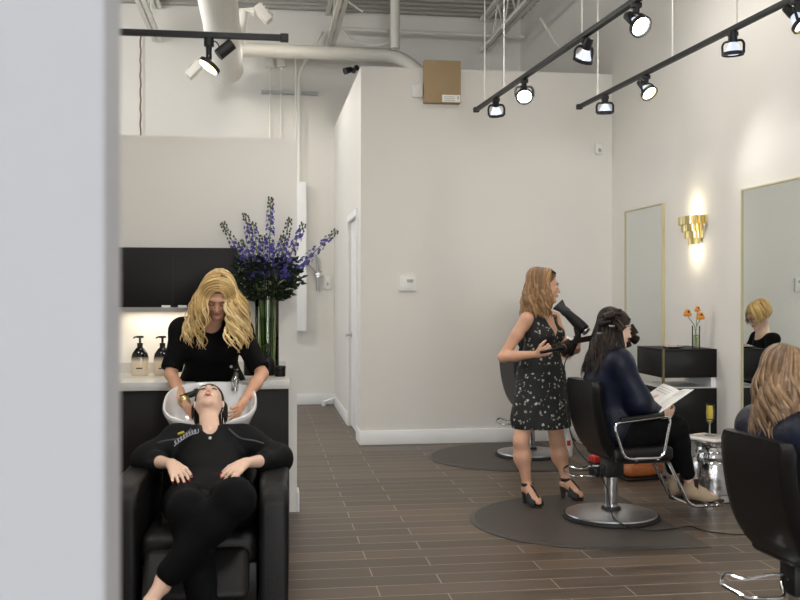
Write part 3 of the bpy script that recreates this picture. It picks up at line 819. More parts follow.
lo, hi = bounds([pel, hd+np.array((0, 0, .1)), elr, wrr, wrl, tor_, anl, tol, A(0, 0, .0), PD(588, 345, 6.6), PD(556, 350, 6.5)], .09)
S = Sdf(lo, hi, .005)
torso(S, A, pel, wai, che, nek, shr, shl)
for x in (-1, 1): S.ell(A(.062*x, .085, 1.21), (.055, .05, .055), .03)
limb(S, shr, elr, wrr, ARM); limb(S, shl, ell_, wrl, ARM)
limb(S, hpr, knr, anr, LEG, .03); limb(S, hpl, knl, anl, LEG, .03)
for kn, an in ((knr, anr), (knl, anl)): S.ell(kn*.68+an*.32-A.f*.02, (.05, .05, .09), .03)
add_foot(S, anr, tor_); add_foot(S, anl, tol)
nl = MB()
add_hand(S, wrr, nrm(np.array(PD(552, 349, 6.52))-wrr), -fcr*.2+fcd, curl=1.15, thumb=1, sc=.95)
add_hand(S, wrl, nrm(np.array(PD(581, 340, 6.62))-wrl), -fcr*.8+fcd*.5, curl=.95, thumb=-1, sc=.95, spread=.2)
add_head(S, Hd, nek)
S.build('body', M['skin'], ra); face_parts(Hd, ra)
# dress
lo, hi = bounds([A(0, 0, 1.36), A(0, 0, .5)], .34)
D_ = Sdf(lo, hi, .006)
torso(D_, A, pel, wai, che, nek, A(.10, 0, 1.315), A(-.10, 0, 1.315), add=.012)
for x in (-1, 1): D_.ell(A(.062*x, .088, 1.205), (.062, .058, .062), .03)
D_.cone(A(0, 0, 1.0), A(0, .01, .56), .155, .225, .06, flat=(A.f, .88))
for q0, q1 in ((hpr, knr), (hpl, knl)): D_.cone(q0, q0*.35+q1*.65, .115, .105, .05)
for i in range(11):
    a = 2*PI*i/11+.2; D_.cone(A(.10*math.cos(a), .07*math.sin(a), .95), A(.205*math.cos(a), .15*math.sin(a), .53), .02, .036, .03)
D_.folds(.003, (30, 26, 12)); D_.clip(A(0, 0, .548), (0, 0, -1)); D_.clip(A(0, 0, 1.345), (0, 0, 1))
D_.cone(A(0, .15, 1.40), A(0, .13, 1.20), .105, .012, .01, sub=True, flat=(A.f, 1.6))     # V neck
D_.cone(A(0, -.16, 1.42), A(0, -.16, 1.28), .09, .05, .01, sub=True)
for x in (-1, 1): D_.cone(A(.215*x, -.02, 1.36), A(.235*x, -.0, 1.2), .062, .045, .012, sub=True)
D_.build('floral_dress', M['floral'], ra)
nk = MB(); pts = [A(.055*math.sin(t), .02+.075*math.cos(t), 1.375-.155*(.5+.5*math.cos(t))**2) for t in [i*2*PI/28 for i in range(28)]]
nk.tube(pts, .0016, 5, closed=True); nk.ell(A(0, .118, 1.215), (.006, .004, .011)); nk.build('necklace', M['brass'], ra)
locks(Hd, ra, 'hair', M['ombre'], n=250, az=(75, 285), length=(.17, .29), r=(.006, .011), wave=.018, wf=(30, 38), lift=.012, seed=3, out=.25, wrap=1.45)
locks(Hd, ra, 'front_hair', M['ombre'], n=90, curtain=(-.02, .055), length=(.17, .26), r=(.006, .010), wave=.016, wf=(30, 38), seed=5, lift=.012, out=.2, wrap=1.45)
scalp(Hd, ra, M['ombre'], hairline=.036, thick=.014)
sg = MB()
for x in (-1, 1):
    sg.ell(Hd.p(.034*x, .052, .108), (.028, .006, .021), R=Matrix([list(r) for r in Head(Hd.c, Hd.f*.6+Hd.u, Hd.u*.6-Hd.f).R()]))
    sg.tube([Hd.p(.062*x, .045, .105), Hd.p(.085*x, -.0, .075), Hd.p(.09*x, -.07, .04)], .003, 6)
sg.tube([Hd.p(-.01, .056, .112), Hd.p(.01, .056, .112)], .003, 6)
sg.build('sunglasses', M['matte'], ra)
def sandal(an, to):
    d = nrm((to-an)*np.array((1, 1, 0))); s = np.cross(d, (0, 0, 1.)); b = MB(); hz = .012
    hl = an-d*.025; hl[2] = .09; t0 = to+d*.012; t0[2] = .026
    w = MB(); pts = []
    for t in np.linspace(0, 1, 9):
        z = .092*(1-t)**1.4+.026; c = hl*(1-t)+t0*t; pts.append((c[0], c[1], z-.004))
    rr = [.026, .028, .027, .026, .028, .034, .037, .03, .012]
    vs = []; fs = []
    for p, r in zip(pts, rr):
        for sgn in (-1, 1):
            vs += [np.array(p)+s*r*sgn, np.array(p)+s*r*sgn-np.array((0, 0, .014 if p[2] > .05 else p[2]-hz))]
    for i in range(8):
        o = i*4; fs += [(o, o+4, o+6, o+2), (o+1, o+3, o+7, o+5), (o, o+1, o+5, o+4), (o+2, o+6, o+7, o+3)]
    fs += [(0, 2, 3, 1), (32, 33, 35, 34)]; w.add(vs, fs)
    w.cyl((hl[0], hl[1], hz), (hl[0], hl[1], .11), .014, 12, r2=.026)
    o = w.build('sandal', M['sole'], ra)
    st = MB()
    def strap(c, u, v, r=.0045): st.tube([np.array(c)+u*math.cos(q)+v*math.sin(q) for q in np.linspace(-.3, PI+.3, 12)], .0075, 6, flat=1.3)
    st.tube([an+np.array((0, 0, .0))+(d*math.cos(q)+s*math.sin(q))*.036 for q in np.linspace(0, 2*PI, 20)[:-1]], .008, 6, closed=True, flat=1.8)
    up = np.array((0, 0, 1.))
    for t, r, h in ((.42, .040, .062), (.54, .042, .054), (.64, .044, .048), (.73, .045, .042), (.82, .043, .038), (.92, .038, .034)):
        c = an*(1-t)+to*t; c[2] = .03+.05*(1-t)**1.4; strap(c, s*r, up*h)
    st.tube([an+d*.040, (an+to)/2+up*.04, to+up*.034], .006, 6, flat=1.6)
    st.tube([hl+up*.01, an-d*.036], .008, 6)
    b = st.build('strap', M['matte'], o)
sandal(anr, tor_); sandal(anl, tol)

# ===== blonde stylist at the basin
c0 = PD(213, 500, 5.98)
B = Fr(c0.x, c0.y, math.radians(-92))
rb = person((c0.x, c0.y, 0), 'blonde woman in a black blouse leaning over the white shampoo basin')
pel, wai, che, nek = B(0, 0, .93), B(0, .05, 1.06), B(0, .13, 1.19), B(-.01, .20, 1.335)
shr, shl = B(.175, .13, 1.28), B(-.175, .13, 1.28)
hd = np.array(PD(218, 296.5, 5.62)); Hb = Head(hd, (-.02, -.80, -.60), (.05, -.55, .85), .98)
elr, wrr = np.array(PD(171, 374, 5.72)), np.array(PD(186, 405, 5.5))
ell_, wrl = np.array(PD(262, 374, 5.72)), np.array(PD(243, 402, 5.5))
lo, hi = bounds([B(-.1, 0, 0), B(.1, .1, 0), hd, elr, ell_, wrr, wrl, PD(210, 425, 5.2)], .14); 
S = Sdf(lo, hi, .0055)
torso(S, B, pel, wai, che, nek, shr, shl)
limb(S, shr, elr, wrr, ARM); limb(S, shl, ell_, wrl, ARM)
for x in (-1, 1):
    k_, a_ = B(.09*x, .0, .5), B(.09*x, -.03, .1); limb(S, B(.09*x, 0, .9), k_, a_, LEG, .03); add_foot(S, a_, B(.10*x, .13, .035))
add_hand(S, wrr, nrm(np.array(PD(196, 418, 5.36))-wrr), fcr*1.0+fcd*.1, curl=.35, thumb=-1)
add_hand(S, wrl, nrm(np.array(PD(234, 416, 5.36))-wrl), -fcr*1.0+fcd*.1, curl=.35, thumb=1)
add_head(S, Hb, nek)
S.build('body', M['skin'], rb); face_parts(Hb, rb, closed=True)
lo, hi = bounds([pel, nek, elr, ell_], .2); D_ = Sdf(lo, hi, .006)
torso(D_, B, pel, wai, che, nek, shr, shl, add=.03, k=.06)
for x in (-1, 1): D_.ell(B(.07*x, .21, 1.17), (.08, .07, .075), .05)
for s_, e_ in ((shr, elr), (shl, ell_)):
    D_.cone(s_, s_*.1+e_*.9, .058, .064, .04)
D_.folds(.004, (26, 20, 12)); D_.clip(B(0, 0, .86), (0, 0, -1))
for e_, s_ in ((elr, shr), (ell_, shl)):
    q = e_+(s_-e_)*.10
    g = D_.region(e_-.13, e_+.13, 0)
    if g:
        sl, X, Y, Z = g; n_ = nrm(e_-s_); D_.d[sl] = np.maximum(D_.d[sl], ((X-q[0])*n_[0]+(Y-q[1])*n_[1]+(Z-q[2])*n_[2]).astype(np.float32))
D_.cone(nek+np.array((0, 0, .09)), nek+B.f*.03-np.array((0, 0, .02)), .09, .062, .01, sub=True)
D_.cone(B(0, .32, 1.30), B(0, .32, 1.20), .028, .008, .008, sub=True)
D_.build('blouse', M['blackcloth'], rb)
D_ = Sdf(*bounds([B(-.15, 0, .05), B(.15, 0, 1.0)], .14), .01)
for x in (-1, 1): limb(D_, B(.09*x, 0, .9), B(.09*x, .0, .5), B(.09*x, -.02, .06), (.11, .10, .08, .075, .07), .03)
D_.cone(B(-.08, 0, .93), B(.08, 0, .93), .12, .12, .04); D_.build('trousers', M['pants'], rb)
sh = MB()
for x in (-1, 1): sh.ell(B(.10*x, .05, .04), (.045, .12, .04), R=Matrix([list(r) for r in np.stack([B.r, B.f, (0, 0, 1)], 1)]))
sh.build('shoe', M['matte'], rb)
locks(Hb, rb, 'hair', M['blonde'], n=260, az=(75, 285), length=(.20, .33), r=(.006, .011), wave=.028, wf=(28, 36), lift=.016, seed=11, out=.5, wrap=1.3, part=-.01)
locks(Hb, rb, 'front_hair', M['blonde'], n=150, curtain=(.0, .102), length=(.22, .33), r=(.006, .010), wave=.028, wf=(28, 36), seed=12, lift=.012, out=.45, wrap=1.35, part=-.008)
scalp(Hb, rb, M['blonde_root'], hairline=.034, thick=.011)
br = MB()
d_ = nrm(wrr-elr); _, u, v = frame(d_)
for q in (-.012, 0.0, .014): br.tube([Vector(wrr+d_*(q-.03))+u*math.cos(t)*.031+v*math.sin(t)*.031 for t in [i*2*PI/18 for i in range(18)]], .004, 6, closed=True)
br.build('bracelet', M['brass'], rb)

# ===== reclined client
rc = person((PD(212, 500, 4.7).x, PD(212, 500, 4.7).y, .4), 'woman lying back in the shampoo chair in a black robe, hands on her lap')
C_ = Fr(0, 0, math.radians(-93))
tz = lambda px, py, D: np.array(PD(px, py, D))
hd = tz(209, 402, 5.33); Hc = Head(hd, (.0, -.50, .87), (0, .87, .50), 1.0)
nek, che, wai, pel = tz(210, 434, 5.10), tz(211, 446, 4.96), tz(211, 468, 4.80), tz(212, 492, 4.62)
pel[2] -= .06; wai[2] -= .05; che[2] -= .06
shr, shl = tz(176, 441, 5.04), tz(246, 441, 5.04)
elr, ell_ = tz(147, 460, 4.86), tz(277, 459, 4.86)
wrr, wrl = tz(172, 464, 4.60), tz(245, 463, 4.60)
hpr, hpl = pel+fcr*-.09, pel+fcr*.09
knr, anr = tz(186, 510, 4.22), tz(208, 618, 4.22)
knl, anl, tol = tz(236, 498, 4.18), tz(163, 580, 4.12), tz(146, 608, 3.98)
lo, hi = bounds([hd+np.array((0, .1, .12)), nek, pel, shr, elr, ell_, wrr, wrl, knr, anr, knl, tol, anl], .1)
S = Sdf(lo, hi, .0055)
up = np.array((0, -.35, .93))
S.cone(pel-fcr*.06, pel+fcr*.06, .1, .1, .04); S.cone(pel, wai, .12, .1, .05, flat=(up, .8)); S.cone(wai, che, .105, .125, .05, flat=(up, .75)); S.cone(che, nek, .12, .06, .05, flat=(up, .7)); S.cone(shr, shl, .045, .045, .04)
limb(S, shr, elr, wrr, ARM); limb(S, shl, ell_, wrl, ARM)
limb(S, hpr, knr, anr, LEG, .03); limb(S, hpl, knl, anl, LEG, .03)
add_foot(S, anl, tol, up=(.1, .5, .8), r=.028)
nails = MB()
add_hand(S, wrr, nrm(tz(187, 489, 4.40)-wrr), (0, .5, -1), curl=.2, thumb=1, spread=.16, nails=nails)
add_hand(S, wrl, nrm(tz(218, 484, 4.40)-wrl), (0, .5, -1), curl=.2, thumb=-1, spread=.16, nails=nails)
add_head(S, Hc, nek, .05)
S.build('body', M['skin2'], rc); face_parts(Hc, rc, closed=True)
nails.build('nail_polish', M['nail'], rc)
scalp(Hc, rc, M['darkhair'], hairline=.034, thick=.008, low=-.07)
locks(Hc, rc, 'hair', M['darkhair'], n=50, az=(100, 260), length=(.05, .09), r=(.006, .009), wave=.004, lift=.004, seed=21, wrap=1.6)
# robe with wide sleeves
lo, hi = bounds([nek, pel, elr, ell_, shr, shl, knl], .17); D_ = Sdf(lo, hi, .006)
D_.cone(pel-fcr*.08, pel+fcr*.08, .135, .135, .05); D_.cone(pel, wai, .15, .14, .05, flat=(up, .85)); D_.cone(wai, che, .145, .165, .06, flat=(up, .8)); D_.cone(che, nek*.8+che*.2, .16, .10, .06, flat=(up, .65)); D_.cone(shr, shl, .075, .075, .07)
for s_, e_, w_ in ((shr, elr, wrr), (shl, ell_, wrl)):
    D_.cone(s_, e_, .075, .07, .06); D_.cone(e_, e_*.6+w_*.4, .068, .056, .05)
D_.cone(hpr, knr*.5+hpr*.5, .12, .10, .06); D_.cone(hpl, knl*.5+hpl*.5, .12, .10, .06)
D_.folds(.005, (24, 18, 14), 1.0)
vn = tz(210, 436, 5.02)
D_.cone(nek+np.array((0, .05, .14)), vn+np.array((0, -.04, .02)), .095, .03, .01, sub=True)
D_.cone(tz(210, 425, 5.02), tz(210, 441, 4.90), .05, .008, .01, sub=True)
D_.build('robe', M['robe'], rc)
GP = mat('grey piping', (70, 72, 80), .5)      # piped flat collar lapels
for sx in (-1, 1):
    a_, b_, c_, d_ = tz(210+sx*5, 441, 4.855), tz(210+sx*19, 429, 4.98), tz(210+sx*63, 447, 4.90), tz(210+sx*36, 452, 4.80)
    pts = rnd_path([b_, tz(210+sx*30, 438, 4.86), tz(210+sx*46, 441, 4.86), c_], 8)
    MB().tube(pts, .0045, 6).build('collar_piping', GP, rc)
em = MB(); pts = []
for i in range(64):
    t = i/63; px = 174+24*t; py = 445-13*math.sin(t*1.45)-1; 
    pts.append(tz(px+1.3*math.sin(i*.85), py+2.2*math.cos(i*.85), 4.79+.045*t))
em.tube(pts, .0017, 5); em.build('embroidery', M['thread'], rc)
MB().ell(tz(210, 438, 4.86), (.008, .006, .008)).build('button', M['plastic'], rc)
MB().tube([tz(178, 434, 4.87), tz(184, 432, 4.87)], .006, 8).build('clip', M['yellow'], rc)
D_ = Sdf(*bounds([pel, knr, knl, anr, anl, hpr, hpl], .13), .0065)
limb(D_, hpr, knr, anr*1.0, (.115, .10, .078, .074, .07), .05); limb(D_, hpl, knl, anl*.9+knl*.1, (.115, .10, .078, .072, .058), .05)
D_.folds(.004, (20, 18, 14), .4)
D_.build('trousers', M['pants'], rc)

# ===== seated clients on the salon chairs (same posture frame, local to each chair)
CH = [PZ(611, 519), PD(800, 575, 3.93), PZ(530, 456.3)]
CHA = math.radians(4)
def seated(i, label, cape, dz=0, hdy=.03, hz=1.265, lean=0, res=.006):
    F = Fr(CH[i].x, CH[i].y, CHA)
    if i == 2: F.o = F.o+F.r*.13+F.f*.03
    r = person((CH[i].x+F.f[0]*.08, CH[i].y+F.f[1]*.08, .5), label)
    return F, r
# dark-haired client with a book
F, rd = seated(0, 'seated dark-haired woman in a navy cape reading while her hair is dried', None)
pel, wai, che, nek = F(0, .0, .60), F(0, -.03, .74), F(0, -.04, .90), F(0, -.005, 1.095)
shr, shl = F(.165, -.01, 1.045), F(-.165, -.01, 1.045)
hd = F(0, .04, 1.262); Hdk = Head(hd, F.d(.10, 1, -.25), F.d(0, .25, 1), .98)
elr, ell_ = F(.215, .10, .80), F(-.22, .08, .80)
wrr, wrl = F(.14, .29, .70), F(-.06, .27, .735)
hpr, hpl = F(.09, .06, .58), F(-.09, .06, .58)
knr, knl = F(.07, .43, .60), F(-.09, .43, .62)
anr, anl = F(.05, .555, .19), F(-.10, .53, .19); tor_, tol = F(.07, .715, .125), F(-.10, .69, .125)
S = Sdf(*bounds([hd, pel, elr, ell_, wrr, wrl, knr, knl, tor_, tol, F(0, .6, .7)], .11), .0055)
torso(S, F, pel, wai, che, nek, shr, shl)
limb(S, shr, elr, wrr, ARM); limb(S, shl, ell_, wrl, ARM); limb(S, hpr, knr, anr, LEG, .03); limb(S, hpl, knl, anl, LEG, .03)
add_foot(S, anr, tor_); add_foot(S, anl, tol)
add_hand(S, wrr, F.d(-.25, 1, .05), F.d(-.75, .1, .35), curl=.65, thumb=1); add_hand(S, wrl, F.d(.3, 1, .05), F.d(.55, -.1, .6), curl=.5, thumb=-1)
add_head(S, Hdk, nek)
S.build('body', M['skin2'], rd); face_parts(Hdk, rd)
def cape(root, F, pel, wai, che, nek, shr, shl, elr, ell_, wrr, wrl, m, low, name='cape', ph=0):
    D_ = Sdf(*bounds([nek, pel, elr, ell_, wrr, wrl], .18), .0065)
    torso(D_, F, pel, wai, che, nek, shr, shl, add=.035, k=.07)
    for s_, e_, w_ in ((shr, elr, wrr), (shl, ell_, wrl)):
        D_.cone(s_, e_, .08, .078, .08); D_.cone(e_, e_*.22+w_*.78, .074, .05, .05)
    D_.folds(.005, (21, 19, 10), ph); D_.clip(F(0, 0, low), (0, 0, -1))
    D_.cone(nek+np.array((0, 0, .11)), nek+F.f*.015+np.array((0, 0, .01)), .085, .066, .01, sub=True)
    D_.build(name, m, root)
cape(rd, F, pel, wai, che, nek, shr, shl, elr, ell_, wrr, wrl, M['navy'], .52)
D_ = Sdf(*bounds([pel, hpr, hpl, knr, knl, anr, anl], .14), .007)
limb(D_, hpr, knr, anr*.74+knr*.26, (.12, .105, .078, .066, .052), .04); limb(D_, hpl, knl, anl*.74+knl*.26, (.12, .105, .078, .066, .052), .04)
D_.cone(hpr, hpl, .12, .12, .05); D_.folds(.003); D_.build('trousers', M['pants'], rd)
def boot(root, an, to, F):
    S = Sdf(*bounds([an, to], .11), .004); s = F.r
    S.cone(an+np.array((0, 0, .055)), an, .043, .044, .02); S.cone(an, to*.5+an*.5, .044, .037, .03); S.cone(an-F.f*.02-np.array((0, 0, .03)), to-F.f*.05, .036, .036, .03); S.cone(to-F.f*.06, to, .036, .026, .02, flat=((0, 0, 1), .8))
    S.clip((0, 0, an[2]-.085), (0, 0, -1)); S.clip((0, 0, an[2]+.075), (0, 0, 1))
    b = S.build('ankle_boot', M['suede'], root)
    so = MB(); z = an[2]-.088; pts = []
    for t, w in ((-.05, .024), (-.03, .033), (.03, .031), (.09, .034), (.15, .038), (.2, .034), (.235, .015)): pts.append((t, w))
    poly = [(t, w) for t, w in pts]+[(t, -w) for t, w in reversed(pts)]
    o = an*1.0; o[2] = z-.012
    so.prism(poly, .016, 0, o, F.f, -F.r); so.build('sole', M['sole'], b)
    e = MB(); g = an+F.r*.0445; e.prism([(-.012, .07), (.025, .07), (.018, -.01), (-.002, -.01)], .006, 0, g+np.array((0, 0, -.0))-F.r*.001+F.f*.004, F.f, (0, 0, 1))
    e.build('elastic_gusset', M['elastic'], b)
    MB().tube([an-F.f*.045+np.array((0, 0, .06)), an-F.f*.058+np.array((0, 0, .085)), an-F.f*.045+np.array((0, 0, .1))], .004, 6).build('pull_tab', M['elastic'], b)
boot(rd, anr, tor_, F); boot(rd, anl, tol, F)
scalp(Hdk, rd, M['darkhair'], hairline=.05, thick=.015, low=-.05)
locks(Hdk, rd, 'hair', M['darkhair'], n=190, az=(85, 275), length=(.26, .40), r=(.005, .010), wave=.015, wf=(20, 28), lift=.014, seed=31, out=.3, wrap=1.5, pull=tuple(F.d(.0, -.30, 0)))
ro = MB()      # rolled sections held by clips on the crown
rg = random.Random(4)
def roll(px, py, D, ax, ay, r=.026, L=.07):
    c = tz(px, py, D); u = fcr*ax+np.array((0, 0, 1))*ay+fcd*rg.uniform(-.3, .3); u = nrm(u)
    d1, e1, e2 = frame(u)
    for k in range(7):
        q = c+u*(k/6-.5)*L*.8
        ro.tube([Vector(q)+(e1*math.cos(t)+e2*math.sin(t))*(r*(.75+.04*k)) for t in [i*2*PI/14 for i in range(14)]], .008, 6, closed=True)
for a in ((605, 322, 6.32, .9, .3), (616, 313, 6.38, 1, -.1), (624, 318, 6.42, .6, -.8), (632, 330, 6.5, .4, -.9), (626, 342, 6.5, .2, -1), (609, 316, 6.30, 1, .3), (618, 326, 6.26, .5, -.6), (602, 329, 6.38, .2, 1), (633, 338, 6.55, .8, -.5)): roll(*a)
ro.build('rolled_hair', M['darkhair'], rd)
lk = MB(); brush_c = tz(567, 347, 6.62)
for k in range(9):
    o_ = (k-4)*.005; lk.tube(rnd_path([tz(604, 334+k*.7, 6.36), tz(590, 336+k*.6, 6.44), tz(576, 339+k*.5, 6.52), brush_c+np.array((0, 0, .03))+fcd*o_], 5), .006, 6, flat=.6)
d1, e1, e2 = frame(fcr*.7+np.array((0, 0, .55))-fcd*.2)
for k in range(10):
    lk.tube([Vector(brush_c)+d1*(k-5)*.009+(e1*math.cos(t)+e2*math.sin(t))*.037 for t in [i*2*PI/18 for i in range(18)]], .008, 6, closed=True)
lk.build('stretched_hair_lock', M['darkhair'], rd)
clp = MB()
for px, py, D in ((612, 326, 6.22), (628, 326, 6.36), (600, 333, 6.30)): clp.box(tz(px, py, D), (.05, .012, .012), rot=.5, bev=.003)
clp.build('hair_clip', M['brushed'], rd)

# foreground client with long light-brown waves
F, re_ = seated(1, 'woman with long wavy light-brown hair in a navy cape at the right edge', None)
pel, wai, che, nek = F(0, .0, .56), F(0, -.04, .68), F(0, -.07, .82), F(0, -.085, .985)
shr, shl = F(.165, -.08, .935), F(-.165, -.08, .935)
hd = F(.01, -.045, 1.142); He = Head(hd, F.d(.0, 1, -.35), F.d(0, .35, 1), .98)
elr, ell_ = F(.22, .02, .72), F(-.23, .02, .72); wrr, wrl = F(.10, .26, .66), F(-.10, .27, .66)
hpr, hpl = F(.09, .08, .56), F(-.09, .08, .56); knr, knl = F(.09, .49, .58), F(-.09, .49, .58); anr, anl = F(.08, .58, .2), F(-.08, .58, .2); tor_, tol = F(.09, .75, .13), F(-.09, .75, .13)
S = Sdf(*bounds([hd, pel, elr, ell_, wrr, wrl, knr, knl, tor_, tol, F(0, .6, .7)], .11), .006)
torso(S, F, pel, wai, che, nek, shr, shl)
limb(S, shr, elr, wrr, ARM); limb(S, shl, ell_, wrl, ARM); limb(S, hpr, knr, anr, LEG, .03); limb(S, hpl, knl, anl, LEG, .03)
add_foot(S, anr, tor_); add_foot(S, anl, tol)
add_hand(S, wrr, F.d(-.3, 1, -.1), F.d(0, .1, -1), curl=.3, thumb=-1); add_hand(S, wrl, F.d(.3, 1, -.1), F.d(0, .1, -1), curl=.3, thumb=1)
add_head(S, He, nek)
S.build('body', M['skin2'], re_); face_parts(He, re_)
cape(re_, F, pel, wai, che, nek, shr, shl, elr, ell_, wrr, wrl, M['navy'], .5, ph=.8)
D_ = Sdf(*bounds([nek], .16), .005); D_.cone(nek, nek+np.array((0, 0, .02)), .068, .062, .01); D_.cone(nek+np.array((0, 0, -.1)), nek+np.array((0, 0, .12)), .056, .056, .005, sub=True); D_.clip(nek+np.array((0, 0, .03)), (0, 0, 1)); D_.clip(nek-np.array((0, 0, .02)), (0, 0, -1)); D_.build('neck_strip', M['paper'], re_)
D_ = Sdf(*bounds([pel, hpr, hpl, knr, knl, anr, anl], .14), .009)
limb(D_, hpr, knr, anr, (.12, .11, .082, .07, .05), .04); limb(D_, hpl, knl, anl, (.12, .11, .082, .07, .05), .04); D_.build('trousers', M['pants'], re_)
sh = MB()
for t_ in (tor_, tol): sh.ell(t_-F.f*.08+np.array((0, 0, .01)), (.045, .13, .045), R=Matrix([list(r) for r in np.stack([F.r, F.f, (0, 0, 1)], 1)]))
sh.build('shoe', M['matte'], re_)
locks(He, re_, 'hair', M['lightbrown'], n=360, az=(50, 310), length=(.19, .30), r=(.005, .010), wave=.022, wf=(24, 32), lift=.016, seed=41, out=.2, wrap=1.5, pull=tuple(F.d(0, .05, 0)))
scalp(He, re_, M['lightbrown'], hairline=.05, thick=.02, low=-.06)

# short-haired reader on the far chair (seen in the mirror)
F, rf = seated(2, 'short-haired blonde woman in black, reading, reflected in the right-edge mirror', None)
pel, wai, che, nek = F(0, -.02, .60), F(0, -.05, .74), F(0, -.07, .92), F(0, -.06, 1.12)
shr, shl = F(.175, -.08, 1.075), F(-.175, -.08, 1.075)
hd = F(0, -.01, 1.285); Hr = Head(hd, F.d(.1, .86, -.45), F.d(0, .4, .9), 1.0)
elr, ell_ = F(.25, .02, .84), F(-.25, .02, .84); wrr, wrl = F(.12, .19, .93), F(-.12, .19, .93)
hpr, hpl = F(.09, .08, .58), F(-.09, .08, .58); knr, knl = F(.12, .50, .62), F(-.08, .50, .62); anr, anl = F(.06, .58, .2), F(-.10, .58, .2); tor_, tol = F(.07, .75, .13), F(-.10, .75, .13)
S = Sdf(*bounds([hd, pel, elr, ell_, wrr, wrl, knr, knl, tor_, tol, F(0, .6, .8)], .11), .006)
torso(S, F, pel, wai, che, nek, shr, shl)
limb(S, shr, elr, wrr, ARM); limb(S, shl, ell_, wrl, ARM); limb(S, hpr, knr, anr, LEG, .03); limb(S, hpl, knl, anl, LEG, .03)
add_foot(S, anr, tor_); add_foot(S, anl, tol)
add_hand(S, wrr, F.d(-.3, 1, .05), F.d(-.75, .1, .35), curl=.6, thumb=1); add_hand(S, wrl, F.d(.3, 1, .05), F.d(.55, -.1, .6), curl=.5, thumb=-1)
add_head(S, Hr, nek); S.build('body', M['skin2'], rf); face_parts(Hr, rf)
D_ = Sdf(*bounds([nek, pel, elr, ell_, knr, knl], .17), .0065)
torso(D_, F, pel, wai, che, nek, shr, shl, add=.014, k=.05)
for s_, e_, w_ in ((shr, elr, wrr), (shl, ell_, wrl)): D_.cone(s_, e_, .06, .05, .03); D_.cone(e_, e_*.5+w_*.5, .05, .043, .03)
for a_, b_ in ((hpr, knr), (hpl, knl)): D_.cone(a_, a_*.45+b_*.55, .11, .10, .05)
D_.folds(.003)
D_.cone(nek+np.array((0, 0, .17)), nek+np.array((0, 0, .03))+F.f*.02, .17, .105, .01, sub=True)
D_.build('black_dress', M['blackcloth'], rf)
locks(Hr, rf, 'hair', M['pixie'], n=220, az=(38, 322), length=(.015, .05), r=(.006, .011), wave=.003, lift=.020, seed=51, wrap=1.75, part=.03, steps=8)
scalp(Hr, rf, M['pixie'], hairline=.045, thick=.022, low=-.045)
gl = MB()
for x in (-1, 1):
    gl.tube([Hr.p(.031*x+.02*math.cos(t), .105, .002+.016*math.sin(t)) for t in [i*2*PI/16 for i in range(16)]], .0022, 6, closed=True); gl.tube([Hr.p(.052*x, .103, .006), Hr.p(.08*x, .05, .008), Hr.p(.082*x, -.01, .0)], .002, 6)
gl.tube([Hr.p(-.011, .106, .004), Hr.p(.011, .106, .004)], .002, 6); gl.build('eyeglasses', M['matte'], rf)
sh = MB()
for t_ in (tor_, tol): sh.ell(t_-F.f*.08+np.array((0, 0, .01)), (.045, .13, .045), R=Matrix([list(r) for r in np.stack([F.r, F.f, (0, 0, 1)], 1)]))
sh.build('shoe', M['matte'], rf)
for r in (ra, rb, rc, rd, re_, rf): settle(r)
